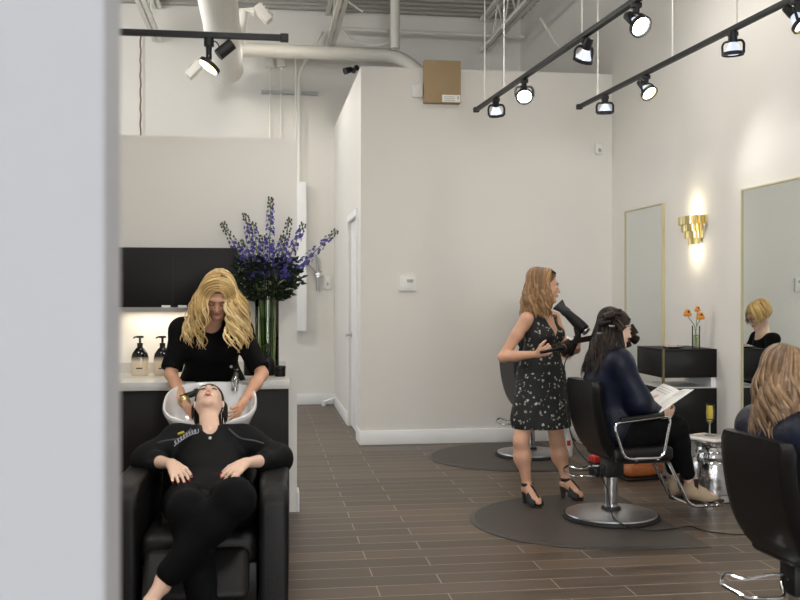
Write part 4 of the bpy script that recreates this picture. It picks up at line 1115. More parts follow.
# ---------------------------------------------------------------- salon chairs
def salon_chair():
    o = empty('salon_chair')
    MB().lathe([(.31, 0), (.318, .006), (.314, .022), (.30, .026)], n=64).build('rubber_rim', M['rubber'], o)
    MB().lathe([(0, .02), (.302, .022), (.298, .034), (.24, .044), (.12, .052), (.06, .056), (0, .056)], n=64).build('base_plate', M['brushed'], o)
    MB().lathe([(.045, .05), (.045, .34)], n=32).build('column', M['chrome'], o)
    MB().lathe([(.062, .05), (.066, .058), (.062, .07), (.046, .075)], n=32).build('column_collar', M['rubber'], o)
    MB().bb((-.06, -.055, .27), (.07, .055, .40), bev=.012).build('pump_housing', M['matte'], o)
    MB().box((.125, 0, .445), (.43, .46, .10), bev=.035, seg=4).build('seat', M['leather'], o)
    MB().bb((-.02, -.2, .385), (.32, .2, .40)).build('seat_plate', M['matte'], o)
    # curved back shell
    out = rnd_path([(-.225, 0, .915), (-.222, 0, .80), (-.20, 0, .66), (-.16, 0, .53), (-.10, 0, .435), (-.02, 0, .38), (.06, 0, .372)], 5)
    vs = []; fs = []; k = len(out); nw = 17
    for i, p in enumerate(out):
        a = out[max(0, i-1)]; b = out[min(k-1, i+1)]; t = (b-a).normalized(); nn = Vector((-t.z, 0, t.x)); nn = nn if nn.x > 0 or nn.z > 0 else -nn
        th = .075 if i < k*.6 else .075-.03*(i-k*.6)/(k*.4)
        f = i/(k-1); hw = .25 if f < .38 else .25-.13*((f-.38)/.62)**1.7
        if i < 2: hw -= .012*(2-i)
        sec = []
        for j in range(nw):
            u = -1+2*j/(nw-1); e = min(1, (1-abs(u))/.16); e = math.sqrt(max(0, 1-(1-e)**2)); sec.append((u*hw, e))
        for (yy, e) in sec: vs.append((p.x+nn.x*th*.5*(1-e)-0, yy, p.z+nn.z*th*.5*(1-e)))
        for (yy, e) in reversed(sec): vs.append((p.x+nn.x*(th*.5+th*.5*e), yy, p.z+nn.z*(th*.5+th*.5*e)))
    m = nw*2
    for i in range(k-1):
        for j in range(m): fs.append((i*m+j, i*m+(j+1) % m, (i+1)*m+(j+1) % m, (i+1)*m+j))
    fs += [tuple(range(m-1, -1, -1)), tuple((k-1)*m+j for j in range(m))]
    MB().add(vs, fs).build('backrest', M['leather'], o, smooth=50)
    for y in (-.275, .275):
        loop = filleted([(-.11, y, .66), (.29, y, .70), (.235, y, .43), (-.03, y, .43)], .055, 6, closed=True)
        a = MB().tube(loop, .0095, 10, closed=True).build('armrest', M['chrome'], o)
        MB().tube([(-.06, y, .678), (.24, y, .706)], .012, 8, flat=1.4).build('arm_pad', M['matte'], a)
        b = MB().cyl((.05, y, .425), (.05, y*.7, .41), .009, 8).cyl((.2, y, .425), (.2, y*.7, .41), .009, 8).build('bracket', M['chrome'], a)
    fr = MB()
    for y in (-.13, .13): fr.tube(filleted([(.26, y, .40), (.34, y, .39), (.50, y, .075), (.72, y, .075)], .06, 6), .012, 10)
    fr.tube([(.62, -.17, .085), (.62, .17, .085)], .012, 8).tube([(.70, -.19, .085), (.70, .19, .085)], .014, 8).tube([(.5, -.13, .09), (.5, .13, .09)], .01, 8)
    fr.build('footrest', M['chrome'], o)
    pp = filleted([(-.05, .03, .34), (-.12, .05, .34), (-.17, .12, .30), (-.25, .15, .33), (-.30, .10, .30), (-.30, -.10, .30), (-.25, -.15, .31), (-.15, -.13, .30), (-.12, -.05, .35), (-.05, -.03, .34)], .045, 5)
    MB().tube(pp, .0075, 8).build('pump_lever', M['chrome'], o)
    return o
ch = salon_chair(); zt = .0125
LBL = ['black salon chair in the middle of the floor with the client being blow-dried',
       'black salon chair nearest the camera at the right edge of the photo',
       'black salon chair farthest back, standing behind the woman in the floral dress']
for i, p in enumerate(CH):
    q = ch if i == 0 else copy_tree(ch)
    q.location = (p.x, p.y, zt); q.rotation_euler = (0, 0, CHA)
    tag(q, LBL[i], 'chair', 'black salon chairs')
# anti-fatigue mats
def matt(i, label):
    c = Vector((CH[i].x, CH[i].y, 0)); x1 = .33; hw = .78; d = 1.27
    out = [(x1, -hw), (x1, hw)]
    for k in range(1, 40):
        a = PI*k/40; out.append((x1-.30-(d-.30)*math.sin(a)**.85, hw*math.cos(a)))
    # ordered loop with straight wall side
    loop = [(x1, -hw)]+[(x1, hw)]+out[2:]
    o = empty('floor_mat', c, 0, label, 'mat', 'dark anti-fatigue floor mats')
    n = len(loop); vs = []; cx = x1-d*.45
    for s, z in ((1, .001), (1, .004), (.955, .012)):
        vs += [(cx+(a-cx)*s, b*s, z) for a, b in loop]
    fs = [(l*n+j, l*n+(j+1) % n, (l+1)*n+(j+1) % n, (l+1)*n+j) for l in range(2) for j in range(n)]+[tuple(range(n-1, -1, -1))]
    MB().add(vs, fs).build('bevelled_edge', M['matedge'], o)
    MB().add([(cx+(a-cx)*.955, b*.955, .0121) for a, b in loop], [tuple(range(n))]).build('top_surface', M['mat'], o, smooth=0)
    return o
matt(0, 'dark half-round floor mat under the middle salon chair and the standing woman')
matt(1, 'dark half-round floor mat at the bottom right edge under the nearest chair')
matt(2, 'dark half-round floor mat farther back in front of the white partition')

# ---------------------------------------------------------------- track lighting
def track(a, b, label, cables):
    o = empty('track_rail', a, 0, label, 'track light', None)
    a, b = Vector(a), Vector(b); d = b-a; L = d.length; ang = math.atan2(d.y, d.x); R = Matrix.Rotation(ang, 3, 'Z')
    MB().box(R @ Vector((L/2, 0, 0)), (L, .036, .034), M3=R, bev=.003).build('rail', M['matte'], o)
    MB().box(R @ Vector((L/2, 0, .019)), (L, .012, .005), M3=R).build('rail_groove', M['greyplastic'], o)
    MB().box(R @ Vector((.01, 0, 0)), (.05, .05, .045), M3=R, bev=.004).build('end_cap', M['matte'], o)
    for t in cables:
        p = d*t; MB().cyl((p.x, p.y, .015), (p.x, p.y, ZC-a.z-.01), .006, 8).build('hanger_cable', M['pipe'], o)
    return o
ZT = 3.2
def zt_at(px, py): return PZ(px, py, ZT)
T1a, T1b = zt_at(476, 110), zt_at(650, -9.6)
T2a, T2b = zt_at(579, 107), zt_at(830, -20)
track(T1a, T1b, 'black track rail in front of the partition, left of the two at upper right', [.08, .24, .72])
track(T2a, T2b, 'black track rail along the right wall, right of the two at upper right', [.12, .5, .74])
zl = 3.05; T3a, T3b = PZ(286, 38, zl), PZ(90, 31, zl)
T3b.z = zl
track(T3a, T3b, 'black track rail at upper left in front of the round duct', [.95])
def head(p, aim, label, lit, top, size=1.0):
    """p = lamp centre; top = where it meets the rail"""
    o = empty('track_spotlight', top, 0, label, 'spotlight', 'black track spotlights with round lamps')
    p = Vector(p)-Vector(top); aim = Vector(aim).normalized(); d, u, v = frame(aim); s = size
    MB().cyl((0, 0, -.015), (0, 0, -.06), .02*s, 16).bb((-.03, -.02, -.03), (.03, .02, -.0), bev=.004).build('adapter', M['matte'], o)
    b0 = p-d*.06*s; side = d.cross(Vector((0, 0, 1))); side = side.normalized() if side.length > .05 else Vector((CS, -SN, 0))
    yk = filleted([p+side*.068*s, b0*.4+p*.6+side*.07*s+Vector((0, 0, .04)), Vector((0, 0, -.06))+side*.055*s, Vector((0, 0, -.06))-side*.055*s, b0*.4+p*.6-side*.07*s+Vector((0, 0, .04)), p-side*.068*s], .025)
    MB().tube(yk, .006*s, 8, flat=1.6).build('yoke', M['matte'], o)
    MB().lathe([(0, -.155*s), (.026*s, -.15*s), (.030*s, -.09*s), (.026*s, -.075*s)], p, 24, d).build('socket', M['matte'], o)
    bl = MB().lathe([(.022*s, -.08*s), (.03*s, -.065*s), (.052*s, -.02*s), (.056*s, -.004*s)], p, 32, d).build('lamp', M['bulb'], o)
    MB().lathe([(0, .004*s), (.03*s, .003*s), (.055*s, -.004*s)], p, 32, d).build('lens', lit or M['bulb'], bl)
    MB().lathe([(.057*s, -.014*s), (.066*s, -.014*s), (.068*s, .008*s), (.058*s, .01*s), (.057*s, -.014*s)], p, 32, d).build('ring', M['matte'], o)
    if lit:
        en = 14 if 'top right corner' in label else 34
        ld = bpy.data.lights.new('spot', 'SPOT'); ld.energy = en; ld.spot_size = 1.5; ld.spot_blend = 1; ld.shadow_soft_size = .05; ld.color = (1, .96, .9)
        lo = bpy.data.objects.new('spot_beam', ld); COL.objects.link(lo); lo.parent = o; lo.location = p+d*.03
        lo.rotation_euler = (-d).to_track_quat('Z', 'Y').to_euler()
    return o
def on_track(px, a, b):
    """point of the rail at picture column px"""
    best = min((abs(((lambda w: HX+FPX*((w.x*CS-w.y*SN)/(w.x*SN+w.y*CS)))(a+(b-a)*t))-px), t) for t in [i/400 for i in range(401)])
    return a+(b-a)*best[1]
hs = [(T1a, T1b, 496, (.15, .35, -.92), None, 'spotlight at the far end of the left of the two upper right rails'),
      (T1a, T1b, 524, (-.15, -.75, -.65), M['lens'], 'lit spotlight second from the far end of the left rail at upper right'),
      (T1a, T1b, 585, (-.15, .5, -.85), None, 'unlit spotlight third from the far end of the left rail at upper right'),
      (T1a, T1b, 636, (.25, -.75, -.62), M['lens'], 'lit nearest spotlight of the left upper right rail, at the photo top'),
      (T2a, T2b, 605, (.03, .1, -1), None, 'spotlight at the far end of the right wall rail, hanging straight down'),
      (T2a, T2b, 646, (.25, -.65, -.7), M['warmlens'], 'warm glowing spotlight second from the far end of the right wall rail'),
      (T2a, T2b, 733, (.05, .05, -1), None, 'spotlight third from the far end of the right wall rail, hanging straight down'),
      (T2a, T2b, 797, (.4, -.5, -.75), M['warmlens'], 'nearest track spotlight of the right wall rail at the top right corner')]
for a, b, px, aim, lit, lb in hs:
    t = on_track(px, a, b); t = Vector((t.x, t.y, ZT-.017))
    al = Vector(aim).normalized()
    head(t+Vector((0, 0, -.145))+Vector((al.x, al.y, 0))*.05, aim, lb, lit, t)
t = on_track(209, T3a, T3b); t = Vector((t.x, t.y, zl-.017))
o = empty('track_spotlight', t, 0, 'single black disc spotlight hanging from the upper left track rail', 'spotlight', 'black track spotlights with round lamps')
MB().cyl((0, 0, 0), (0, 0, -.13), .018, 12).cyl((0, 0, .0), (0, 0, -.05), .03, 16).build('stem', M['matte'], o)
R = Matrix.Rotation(.62, 3, 'Y'); dd = R @ Vector((0, 0, -1)); dd = (dd+Vector((0, -.12, 0))).normalized()
MB().lathe([(0, -.02), (.07, -.016), (.072, .006), (.068, .008), (.066, .004), (0, .004)], (0, 0, -.17), 32, dd).build('disc_head', M['matte'], o)
MB().lathe([(0, .009), (.064, .008)], (0, 0, -.17), 32, dd).build('lens', M['warmlens'], o)
MB().cyl(Vector((.055, 0, -.10))-dd*.0, Vector((.055, 0, -.10))-dd*.09+Vector((.03, 0, 0)), .036, 20).build('driver_can', M['matte'], o)
MB().tube(rnd_path([(.0, 0, -.03), (.04, 0, -.02), (.06, 0, -.05), (.06, 0, -.08)], 5), .004, 6).build('wire', M['matte'], o)
WIN, FILL, SIDE = 300, 215, 80
# ---------------------------------------------------------------- shampoo corner
XE = PD(288, 385, 6.1).x                      # right end of the counter
CF = 5.95; CZ = .965
o = empty('shampoo_counter', (XE, CF, 0), 0, 'long dark cabinet with pale countertop against the low wall', 'counter')
MB().bb((-2.6, .03, .08), (0, YW-CF-.002, CZ-.052), bev=.003).build('cabinet', M['cab'], o)
MB().bb((-2.6, 0, CZ-.05), (.004, YW-CF-.002, CZ), bev=.004).build('countertop', M['counter'], o)
MB().bb((-2.6, .08, 0), (-.02, YW-CF-.002, .08)).build('plinth', M['matte'], o)
MB().bb((-2.6, YW-CF-.02, CZ), (.0, YW-CF-.002, CZ+.07)).build('upstand', M['counter'], o)
for k in range(3): MB().bb((-.52*(k+1)-.002, .024, .1), (-.52*(k+1)+.002, .034, CZ-.06)).build('door_gap', M['matte'], o, smooth=0)
# wall cabinet
a = PD(237, 248, 6.36); b = PD(110, 307, 6.36)
o = empty('wall_cabinet', (a.x, YW, b.z), 0, 'long black wall cabinet mounted on the low white wall', 'cabinet')
w = a.x-b.x; h = a.z-b.z; dp = YW-a.y
MB().bb((-w-.6, -dp, 0), (0, -.002, h), bev=.003).build('cabinet_body', M['black'], o)
for px in (167, 183):
    q = PD(px, 305.5, 6.35).x-a.x
    MB().bb((q-.028, -dp-.016, -.004), (q+.028, -dp+.0, .012), bev=.002).build('pull', M['plastic'], o)
MB().bb((-w*.5-.0015, -dp-.001, .01), (-w*.5+.0015, -dp+.002, h-.01)).build('door_gap', M['matte'], o, smooth=0)
sl = MB().bb((-w*.95, -dp+.06, -.02), (-.1, -dp+.09, -.002)).build('light_strip', M['plastic'], o, smooth=0)
ld = bpy.data.lights.new('strip', 'AREA'); ld.shape = 'RECTANGLE'; ld.size = w*.8; ld.size_y = .05; ld.energy = 2.2; ld.color = (1, .88, .70)
lo_ = bpy.data.objects.new('strip_light', ld); COL.objects.link(lo_); lo_.parent = o; lo_.location = (-w*.5, -dp+.12, -.03)
# pump bottles
def pump_bottle(px, label, y=None, m=None, h=.19, x=None, wd=.055, dark=False, shared=[]):
    q = PD(px, 380, 6.3)
    o = empty('pump_bottle', (q.x, q.y, CZ), 0, label, 'bottle', 'pump bottles on the counter')
    MB().lathe([(0, 0), (.9*wd, 0), (wd, .008), (wd, h*.62), (wd*.9, h*.75), (wd*.5, h*.92), (.016, h*.97), (.016, h)], sy=.75, n=36).build('bottle_body', m or M['bottle'], o)
    p = MB().lathe([(.018, h-.004), (.019, h+.02), (.008, h+.022), (.0075, h+.055)], n=18).build('pump', M['matte'], o)
    MB().box((.0, 0, h+.06), (.045, .02, .014), bev=.004).tube([(-.01, 0, h+.06), (-.03, -.01, h+.06), (-.04, -.015, h+.052)], .005, 8).build('nozzle', M['matte'], p)
    if not dark:
        MB().bb((-.02, -wd*.76-.0015, .045), (.02, -wd*.72, .052)).build('label_print', M['matte'], o, smooth=0)
pump_bottle(140, 'black and cream pump bottle on the counter, the left one'); pump_bottle(162.5, 'black and cream pump bottle on the counter beside the blonde woman')
pump_bottle(268, 'all-black glossy pump bottle standing in front of the tall flower vase', m=M['black'], h=.135, wd=.042, dark=True)
pump_bottle(250, 'all-black glossy pump bottle half hidden behind the blonde woman', m=M['black'], h=.15, wd=.04, dark=True)
q = PD(280, 380, 6.22)
o = empty('jar', (q.x, q.y, CZ), 0, 'small black jar with lid at the right end of the counter', 'jar')
MB().lathe([(0, 0), (.033, 0), (.035, .005), (.035, .045), (.03, .048)], n=32).build('jar_body', M['black'], o)
MB().lathe([(.036, .048), (.037, .052), (.036, .068), (0, .07)], n=32).build('lid', M['matte'], o)
# tall vase with delphiniums
q = PD(267, 379, 6.38); VX, VY = q.x, q.y
vh = .52; vr = .078
o = empty('glass_vase', (VX, VY, CZ), 0, 'tall clear glass cylinder vase on the counter holding purple delphiniums', 'vase')
MB().lathe([(0, 0), (vr, 0), (vr, vh), (vr-.006, vh), (vr-.006, .014), (0, .014)], n=48).build('vase_glass', M['vaseglass'], o)
MB().lathe([(0, .015), (vr-.008, .015), (vr-.008, vh*.72), (0, vh*.72)], n=40).build('water', M['water'], o)
rg = random.Random(9)
ends = [((222, 222), 'delphinium spike leaning farthest left over the black wall cabinet'), ((245, 213), 'delphinium spike second from the left with budding tip'), ((253, 222), 'shorter delphinium spike between the second and the tallest one'),
        ((271, 197), 'tallest delphinium spike standing upright in the middle'), ((262, 235), 'full blue delphinium spike just left of the middle'), ((290, 218), 'delphinium spike right of the tallest with a bent tip'),
        ((304, 223), 'delphinium spike leaning right with dark buds at its tip'), ((337, 230), 'delphinium spike leaning farthest right towards the door'), ((283, 236), 'full blue delphinium spike just right of the middle'), ((240, 240), 'short delphinium spike low on the left of the bouquet')]
def delph(i, px, py, label):
    tip = PD(px, py, 6.44+rg.uniform(-.12, .12)); base = Vector((VX+rg.uniform(-.04, .04), VY+rg.uniform(-.04, .04), CZ+.02))
    lip = Vector((VX+max(-.06, min(.06, (tip.x-VX)*.3)), VY+rg.uniform(-.03, .03), CZ+vh)); up = Vector((0, 0, 1))
    path = rnd_path([base, lip, lip+(tip-lip)*.45+up*.02, tip], 10)
    o = empty('delphinium', base, 0, label, 'flower', 'purple delphiniums in the tall vase')
    path = [p-base for p in path]
    MB().tube(path, [.0055]*(len(path)-8)+[.0035]*8, 6).build('stem', M['stem'], o)
    fl = MB(); bd = MB(); L = (tip-lip).length; nfl = int(L/.0085)
    for k in range(nfl):
        f = .22+.78*k/nfl; idx = f*(len(path)-1-10)+10; j = min(len(path)-2, int(idx)); p = path[j].lerp(path[j+1], idx-j); ax = (path[j+1]-path[j]).normalized()
        _, u, v = frame(ax); a = k*2.4+rg.random(); rad = .030*(1-.62*f**2)+.004; c = p+(u*math.cos(a)+v*math.sin(a))*rad
        dirv = (u*math.cos(a)+v*math.sin(a)+ax*.3).normalized()
        if f > .86 or (i in (0, 5) and f > .72): bd.ell(c, (.0065, .0065, .009), nu=6, nv=4); continue
        if rg.random() < .14: continue
        _, s1, s2 = frame(dirv); r = .021*(1-.45*f)*rg.uniform(.8, 1.15)
        for m_ in range(5):
            t = 2*PI*m_/5+a; e = s1*math.cos(t)+s2*math.sin(t); g = s1*math.cos(t+1.57)+s2*math.sin(t+1.57)
            fl.add([c, c+e*r*.6+g*r*.42+dirv*.004, c+e*r*1.1+dirv*.002, c+e*r*.6-g*r*.42+dirv*.004], [(0, 1, 2, 3)])
        bd.tube([p, c], .0012, 4)
    fl.build('blossoms', M['petal'], o, smooth=0); bd.build('buds', M['bud'], o)
for i, ((px, py), lb) in enumerate(ends): delph(i, px, py, lb)
lf = MB()
for k in range(1150):
    a = rg.uniform(0, 2*PI); r = .03+.18*math.sqrt(rg.random()); z = rg.uniform(-.03, .24); r *= (.45+.55*min(1, (z+.05)/.14)); r *= .85 if z > .17 else 1
    c = Vector((VX+r*math.cos(a)*1.08, VY+r*math.sin(a)*.72, CZ+vh+z))
    d = Vector((math.cos(a), math.sin(a), rg.uniform(-.5, 1))).normalized(); d, u, v = frame(d); s = rg.uniform(.024, .05)
    u = (u+v*rg.uniform(-1, 1)).normalized()
    lf.add([c, c+d*s*.4+u*s*.42, c+d*s*.75+u*s*.2, c+d*s*1.1, c+d*s*.75-u*s*.22, c+d*s*.4-u*s*.4], [(0, 1, 2, 3), (0, 3, 4, 5)])
for k in range(14):
    a = rg.uniform(0, 2*PI); r = rg.uniform(.02, .13)
    lf.tube([(VX+.03*math.cos(a), VY+.03*math.sin(a), CZ+.05), (VX+.05*math.cos(a), VY+.05*math.sin(a), CZ+vh), (VX+r*math.cos(a), VY+r*math.sin(a), CZ+vh+.15)], .004, 5)
tag(lf.build('foliage', M['leaf'], smooth=0), 'mass of dark green leaves around the delphinium stems in the tall vase', 'leaves', kind='stuff')
# basin
bc = PD(210.5, 400, 5.42)
o = empty('shampoo_basin', (bc.x, bc.y, 0), 0, 'white ceramic shampoo basin with a neck notch behind the reclined woman', 'basin')
def basin():
    mb = MB(); n = 56; rows = []
    tilt = lambda x, y, z: (x, y*math.cos(.30)-z*math.sin(.30), .875+y*math.sin(.30)+z*math.cos(.30))
    prof = [(.30, -.20), (.60, -.20), (.80, -.15), (.95, -.05), (1.03, -.005), (1.055, .012), (1.04, .026), (1.0, .026), (.955, .0), (.90, -.06), (.74, -.13), (.5, -.155), (.25, -.165), (0.001, -.168)]
    for s, z in prof:
        ring = []
        for j in range(n):
            a = 2*PI*j/n; ca, sa = math.cos(a), math.sin(a); e = 2/2.7
            x = .245*math.copysign(abs(ca)**e, ca)*s; y = .265*math.copysign(abs(sa)**e, sa)*s
            zz = z
            if z > -.06:
                fr = max(0, -sa)**3; nt = math.exp(-(x/.085)**2)*fr; zz = z-.07*nt*(1 if s > .9 else 0); y += 0
            ring.append(tilt(x, y, zz))
        rows.append(ring)
    vs = [p for r in rows for p in r]; fs = [(i*n+j, i*n+(j+1) % n, (i+1)*n+(j+1) % n, (i+1)*n+j) for i in range(len(rows)-1) for j in range(n)]
    fs.append(tuple(range(n-1, -1, -1))); mb.add(vs, fs); return mb
basin().build('bowl', M['ceramic'], o, smooth=60)
MB().lathe([(.12, 0), (.12, .02), (.055, .05), (.05, .62), (.09, .74)], (0, .12, 0), 32).build('pedestal', M['matte'], o)
fx = PD(235, 384, 5.66).x-bc.x
f = MB().cyl((fx, .22, .93), (fx, .22, 1.0), .024, 20).tube(rnd_path([(fx, .22, .99), (fx+.005, .17, 1.04), (fx, .10, 1.01), (fx, .07, .97)], 6), .017, 12).build('faucet', M['chrome'], o)
MB().tube([(fx, .23, 1.0), (fx+.01, .25, 1.05), (fx-.02, .17, 1.075)], .009, 8).build('faucet_lever', M['chrome'], f)
gx = PD(190, 395, 5.6).x-bc.x
MB().cyl((gx-.05, .14, .90), (gx+.03, .16, .925), .018, 16).tube([(gx+.03, .16, .925), (gx+.05, .165, .93)], .024, 14).build('spray_hose_holder', M['matte'], o)
# shampoo chair
c0 = PD(209, 500, 4.75); SX = c0.x-.012; SY = c0.y
o = empty('shampoo_chair', (SX, SY, 0), math.radians(-2), 'wide dark leather shampoo armchair with thick rounded arms at lower left', 'chair')
for sx in (-1, 1):
    pts = filleted([(sx*.335, .42, .14), (sx*.335, .42, .64), (sx*.335, -.40, .625), (sx*.335, -.44, .06)], .10, 8)
    # padded side panel
    prof = [(.44, .07), (.44, .60), (.40, .645), (-.32, .635)]+[( -.32-.10*math.sin(t), .535+.10*math.cos(t)) for t in [i*PI/2/6 for i in range(1, 7)]]+[(-.42, .07)]
    mb = MB(); mb.prism(prof, .13, 0, (sx*.335+.065, 0, 0), (0, 1, 0), (0, 0, 1))
    bm = bmesh.new(); vv = [bm.verts.new(tuple(v)) for v in [(x-(.13 if False else 0), y, z) for x, y, z in mb.v]]
    # shift so the panel is centred
    cxs = sum(v.co.x for v in vv)/len(vv)
    for v in vv: v.co.x += sx*.335-cxs
    for f_ in mb.f: bm.faces.new([vv[i] for i in f_])
    eds = [e for e in bm.edges if abs(e.verts[0].co.x-e.verts[1].co.x) < 1e-6]
    bmesh.ops.bevel(bm, geom=eds, offset=.028, segments=4, affect='EDGES', profile=.5)
    bm.verts.index_update(); m2 = MB(); m2.add([v.co.copy() for v in bm.verts], [[v.index for v in q.verts] for q in bm.faces]); bm.free()
    m2.build('armrest', M['leather2'], o, smooth=40)
MB().box((0, -.06, .34), (.52, .66, .15), bev=.045, seg=4).build('seat', M['leather2'], o)
MB().bb((-.26, -.34, .08), (.26, .4, .27), bev=.01).build('seat_base', M['matte'], o)
Rb = Matrix.Rotation(math.radians(-44), 3, 'X')
MB().box((0, .30, .52), (.50, .12, .56), M3=Matrix.Rotation(math.radians(-48), 3, 'X'), bev=.05, seg=4).build('backrest', M['leather2'], o)
MB().box((0, -.47, .25), (.46, .09, .24), M3=Matrix.Rotation(math.radians(-35), 3, 'X'), bev=.035, seg=3).build('leg_rest', M['leather2'], o)
for sx in (-1, 1):
    for y in (-.36, .38): MB().cyl((sx*.335, y, 0), (sx*.335, y, .075), .022, 14).build('foot', M['matte'], o)

# ---------------------------------------------------------------- hair dryer, brush, book
vz = np.array((0, 0, 1.))
nz_, bz_ = tz(557.5, 304, 6.62), tz(586, 331, 6.50)
ax = nrm(bz_-nz_); up2 = nrm(np.cross(ax, fcd))
o = empty('hair_dryer', tuple(nz_), 0, 'black hair dryer with flat nozzle held in the standing stylist\'s left hand', 'hair dryer')
Vn = lambda *a: Vector(a)
axv = Vector(ax); Lh = .27
MB().lathe([(.029, .085), (.031, .11), (.037, .18), (.040, .23), (.037, .262), (.026, .272)], (0, 0, 0), 32, axv).build('barrel', M['black'], o)
nzb = MB(); d, u, v = frame(axv); n = 24; rows = []
for t, ru, rv in ((0, .046, .012), (.004, .047, .013), (.05, .03, .026), (.09, .034, .034)):
    rows.append([d*t+Vector(up2)*math.cos(2*PI*j/n)*ru+Vector(fcd)*math.sin(2*PI*j/n)*rv for j in range(n)])
nzb.add([p for r in rows for p in r], [(i*n+j, i*n+(j+1) % n, (i+1)*n+(j+1) % n, (i+1)*n+j) for i in range(3) for j in range(n)]+[tuple(range(n)), tuple(3*n+j for j in range(n))]).build('nozzle', M['matte'], o)
hp = tz(578, 336, 6.52)-nz_; he = tz(570, 354, 6.60)-nz_
MB().tube([axv*.20, Vector(hp)*.5+axv*.095, Vector(hp), Vector(he)], [.03, .026, .021, .019], 16).build('handle', M['black'], o)
MB().lathe([(.024, .272), (.032, .274), (.030, .284), (0, .286)], (0, 0, 0), 24, axv).build('rear_grille', M['brushed'], o)
cg = filleted([he+nz_, tz(564.5, 362, 6.62), tz(564, 395, 6.64), tz(568, 420, 6.62), tz(573, 445, 6.5), tz(600, 476, 6.3), tz(607, 488, 6.2), np.array(PZ(613, 519, .2)), np.array(PZ(628, 527, .03)), np.array(PZ(648, 531, .022)), np.array(PZ(672, 529, .018)), np.array(PZ(690, 525.5, .012)), np.array(PZ(703, 531, .008)), np.array(PZ(735, 535, .008)), np.array(PZ(775, 533, .008)), np.array(PZ(850, 528, .008))], .12, 6)
cg = rnd_path(cg[::2]+[cg[-1]], 3)
for p in cg: p.z = max(p.z, .006)
MB().tube([p-Vector(nz_) for p in cg], .0042, 8).build('power_cord', M['matte'], o)
hb = tz(548, 351, 6.50)
o = empty('round_brush', tuple(hb), 0, 'round hair brush with a lock wound around it in the stylist\'s right hand', 'hair brush')
b2 = Vector(brush_c-hb); bd = b2.normalized()
MB().tube([(-bd*.07), b2-bd*.04], [.010, .013], 14).build('handle', M['matte'], o)
MB().lathe([(.026, -.04), (.028, -.035), (.028, .05), (.02, .055)], b2, 28, bd).build('barrel', M['brushed'], o)
bs = MB(); d, u, v = frame(bd)
for k in range(90):
    a = k*2.4; h_ = -.03+.08*k/90; r_ = (u*math.cos(a)+v*math.sin(a)); bs.tube([b2+d*h_+r_*.027, b2+d*h_+r_*.036], .0013, 4)
bs.build('bristles', M['matte'], o)
def book(F, x, y, z, label, name, cover, open_ang=.18, rz=0, w=.21, h=.28, tilt=.45):
    p = F(x, y, z); ang = math.atan2(F.f[1], F.f[0])
    o = empty(name, p, ang-PI/2+rz, label, 'book')
    o.rotation_euler = (tilt, 0, ang-PI/2+rz)
    c = MB(); g = MB(); g2 = MB()
    for s in (-1, 1):
        R = Matrix.Rotation(-s*open_ang, 3, 'Y'); off = R @ Vector((s*w/2, 0, 0))
        c.box(off, (w, h, .004), M3=R)
        n = 8; vs = []; 
        for i in range(n+1):
            t = i/n; x_ = s*w*.97*t; zz = .004+.012*math.sin(PI*min(1, t*1.1))**.7*(1-t*.5)
            for yy in (-h*.48, h*.48): vs.append(R @ Vector((x_, yy, zz)))
            for yy in (-h*.48, h*.48): vs.append(R @ Vector((x_, yy, .002)))
        fs = []
        for i in range(n):
            a = i*4; b = a+4; fs += [(a, b, b+1, a+1), (a+2, a+3, b+3, b+2), (a, a+2, b+2, b), (a+1, b+1, b+3, a+3)]
        fs += [(n*4, n*4+2, n*4+3, n*4+1)]
        g.add(vs, fs)
        for k in range(9 if name == 'magazine' else 3): g2.box(R @ Vector((s*w*.5, h*.36-k*.022, .0172-.003)), (w*.66, .004, .0006), M3=R)
    c.build('cover', cover, o); g.build('pages', M['paper'], o); g2.build('text_lines', M['greyplastic'], o)
    return o
Fd = Fr(CH[0].x, CH[0].y, CHA); Ff = Fr(CH[2].x, CH[2].y, CHA)
book(Fd, .04, .365, .77, 'open white book held by the dark-haired client in the navy cape', 'open_book', M['paper'], tilt=.55)
book(Ff, .13, .27, .99, 'open magazine held by the short-haired reader on the far chair', 'magazine', M['printed'], tilt=.7)

M['stemglass'] = mat('thick glass', (215, 222, 220), .08, trans=.6)
# ---------------------------------------------------------------- side table with drink
tp = PZ(711, 499); 
o = empty('side_table', (tp.x, tp.y, 0), 0, 'hammered silver drum side table beside the wall console', 'table')
MB().lathe([(0, 0), (.15, 0), (.155, .01), (.15, .03), (.135, .05), (.13, .16), (.135, .27), (.12, .30), (.10, .315), (.095, .34), (.10, .35), (.095, .36), (.09, .385), (.12, .41), (.155, .42), (.158, .435), (.15, .44), (0, .44)], n=48, sx=1.12, sy=1.12).build('drum_body', M['steelstool'], o)
for a in (.7, -2.4, 3.7, -.9):
    c, s = math.cos(a), math.sin(a)
    MB().tube(rnd_path([(c*.095, s*.095, .36), (c*.15, s*.15, .36), (c*.165, s*.165, .31), (c*.135, s*.135, .27)], 5), .011, 8).build('handle', M['steelstool'], o)
o = empty('magazine', (tp.x-.02, tp.y-.02, .441), .35, 'glossy magazines stacked on the silver side table under the drink', 'magazine')
MB().box((0, 0, .006), (.23, .29, .012), bev=.002).box((.01, .008, .0155), (.22, .28, .006), rot=.12).build('pages', M['paper'], o)
MB().box((.01, .008, .019), (.205, .265, .001), rot=.12).build('cover', M['printed'], o, smooth=0)
gz = .4615; gp = PZ(705, 434, gz+.0)
gx_, gy_ = tp.x-.01, tp.y-.0
o = empty('champagne_flute', (gx_, gy_, gz), 0, 'champagne flute of orange juice on the magazines', 'drink')
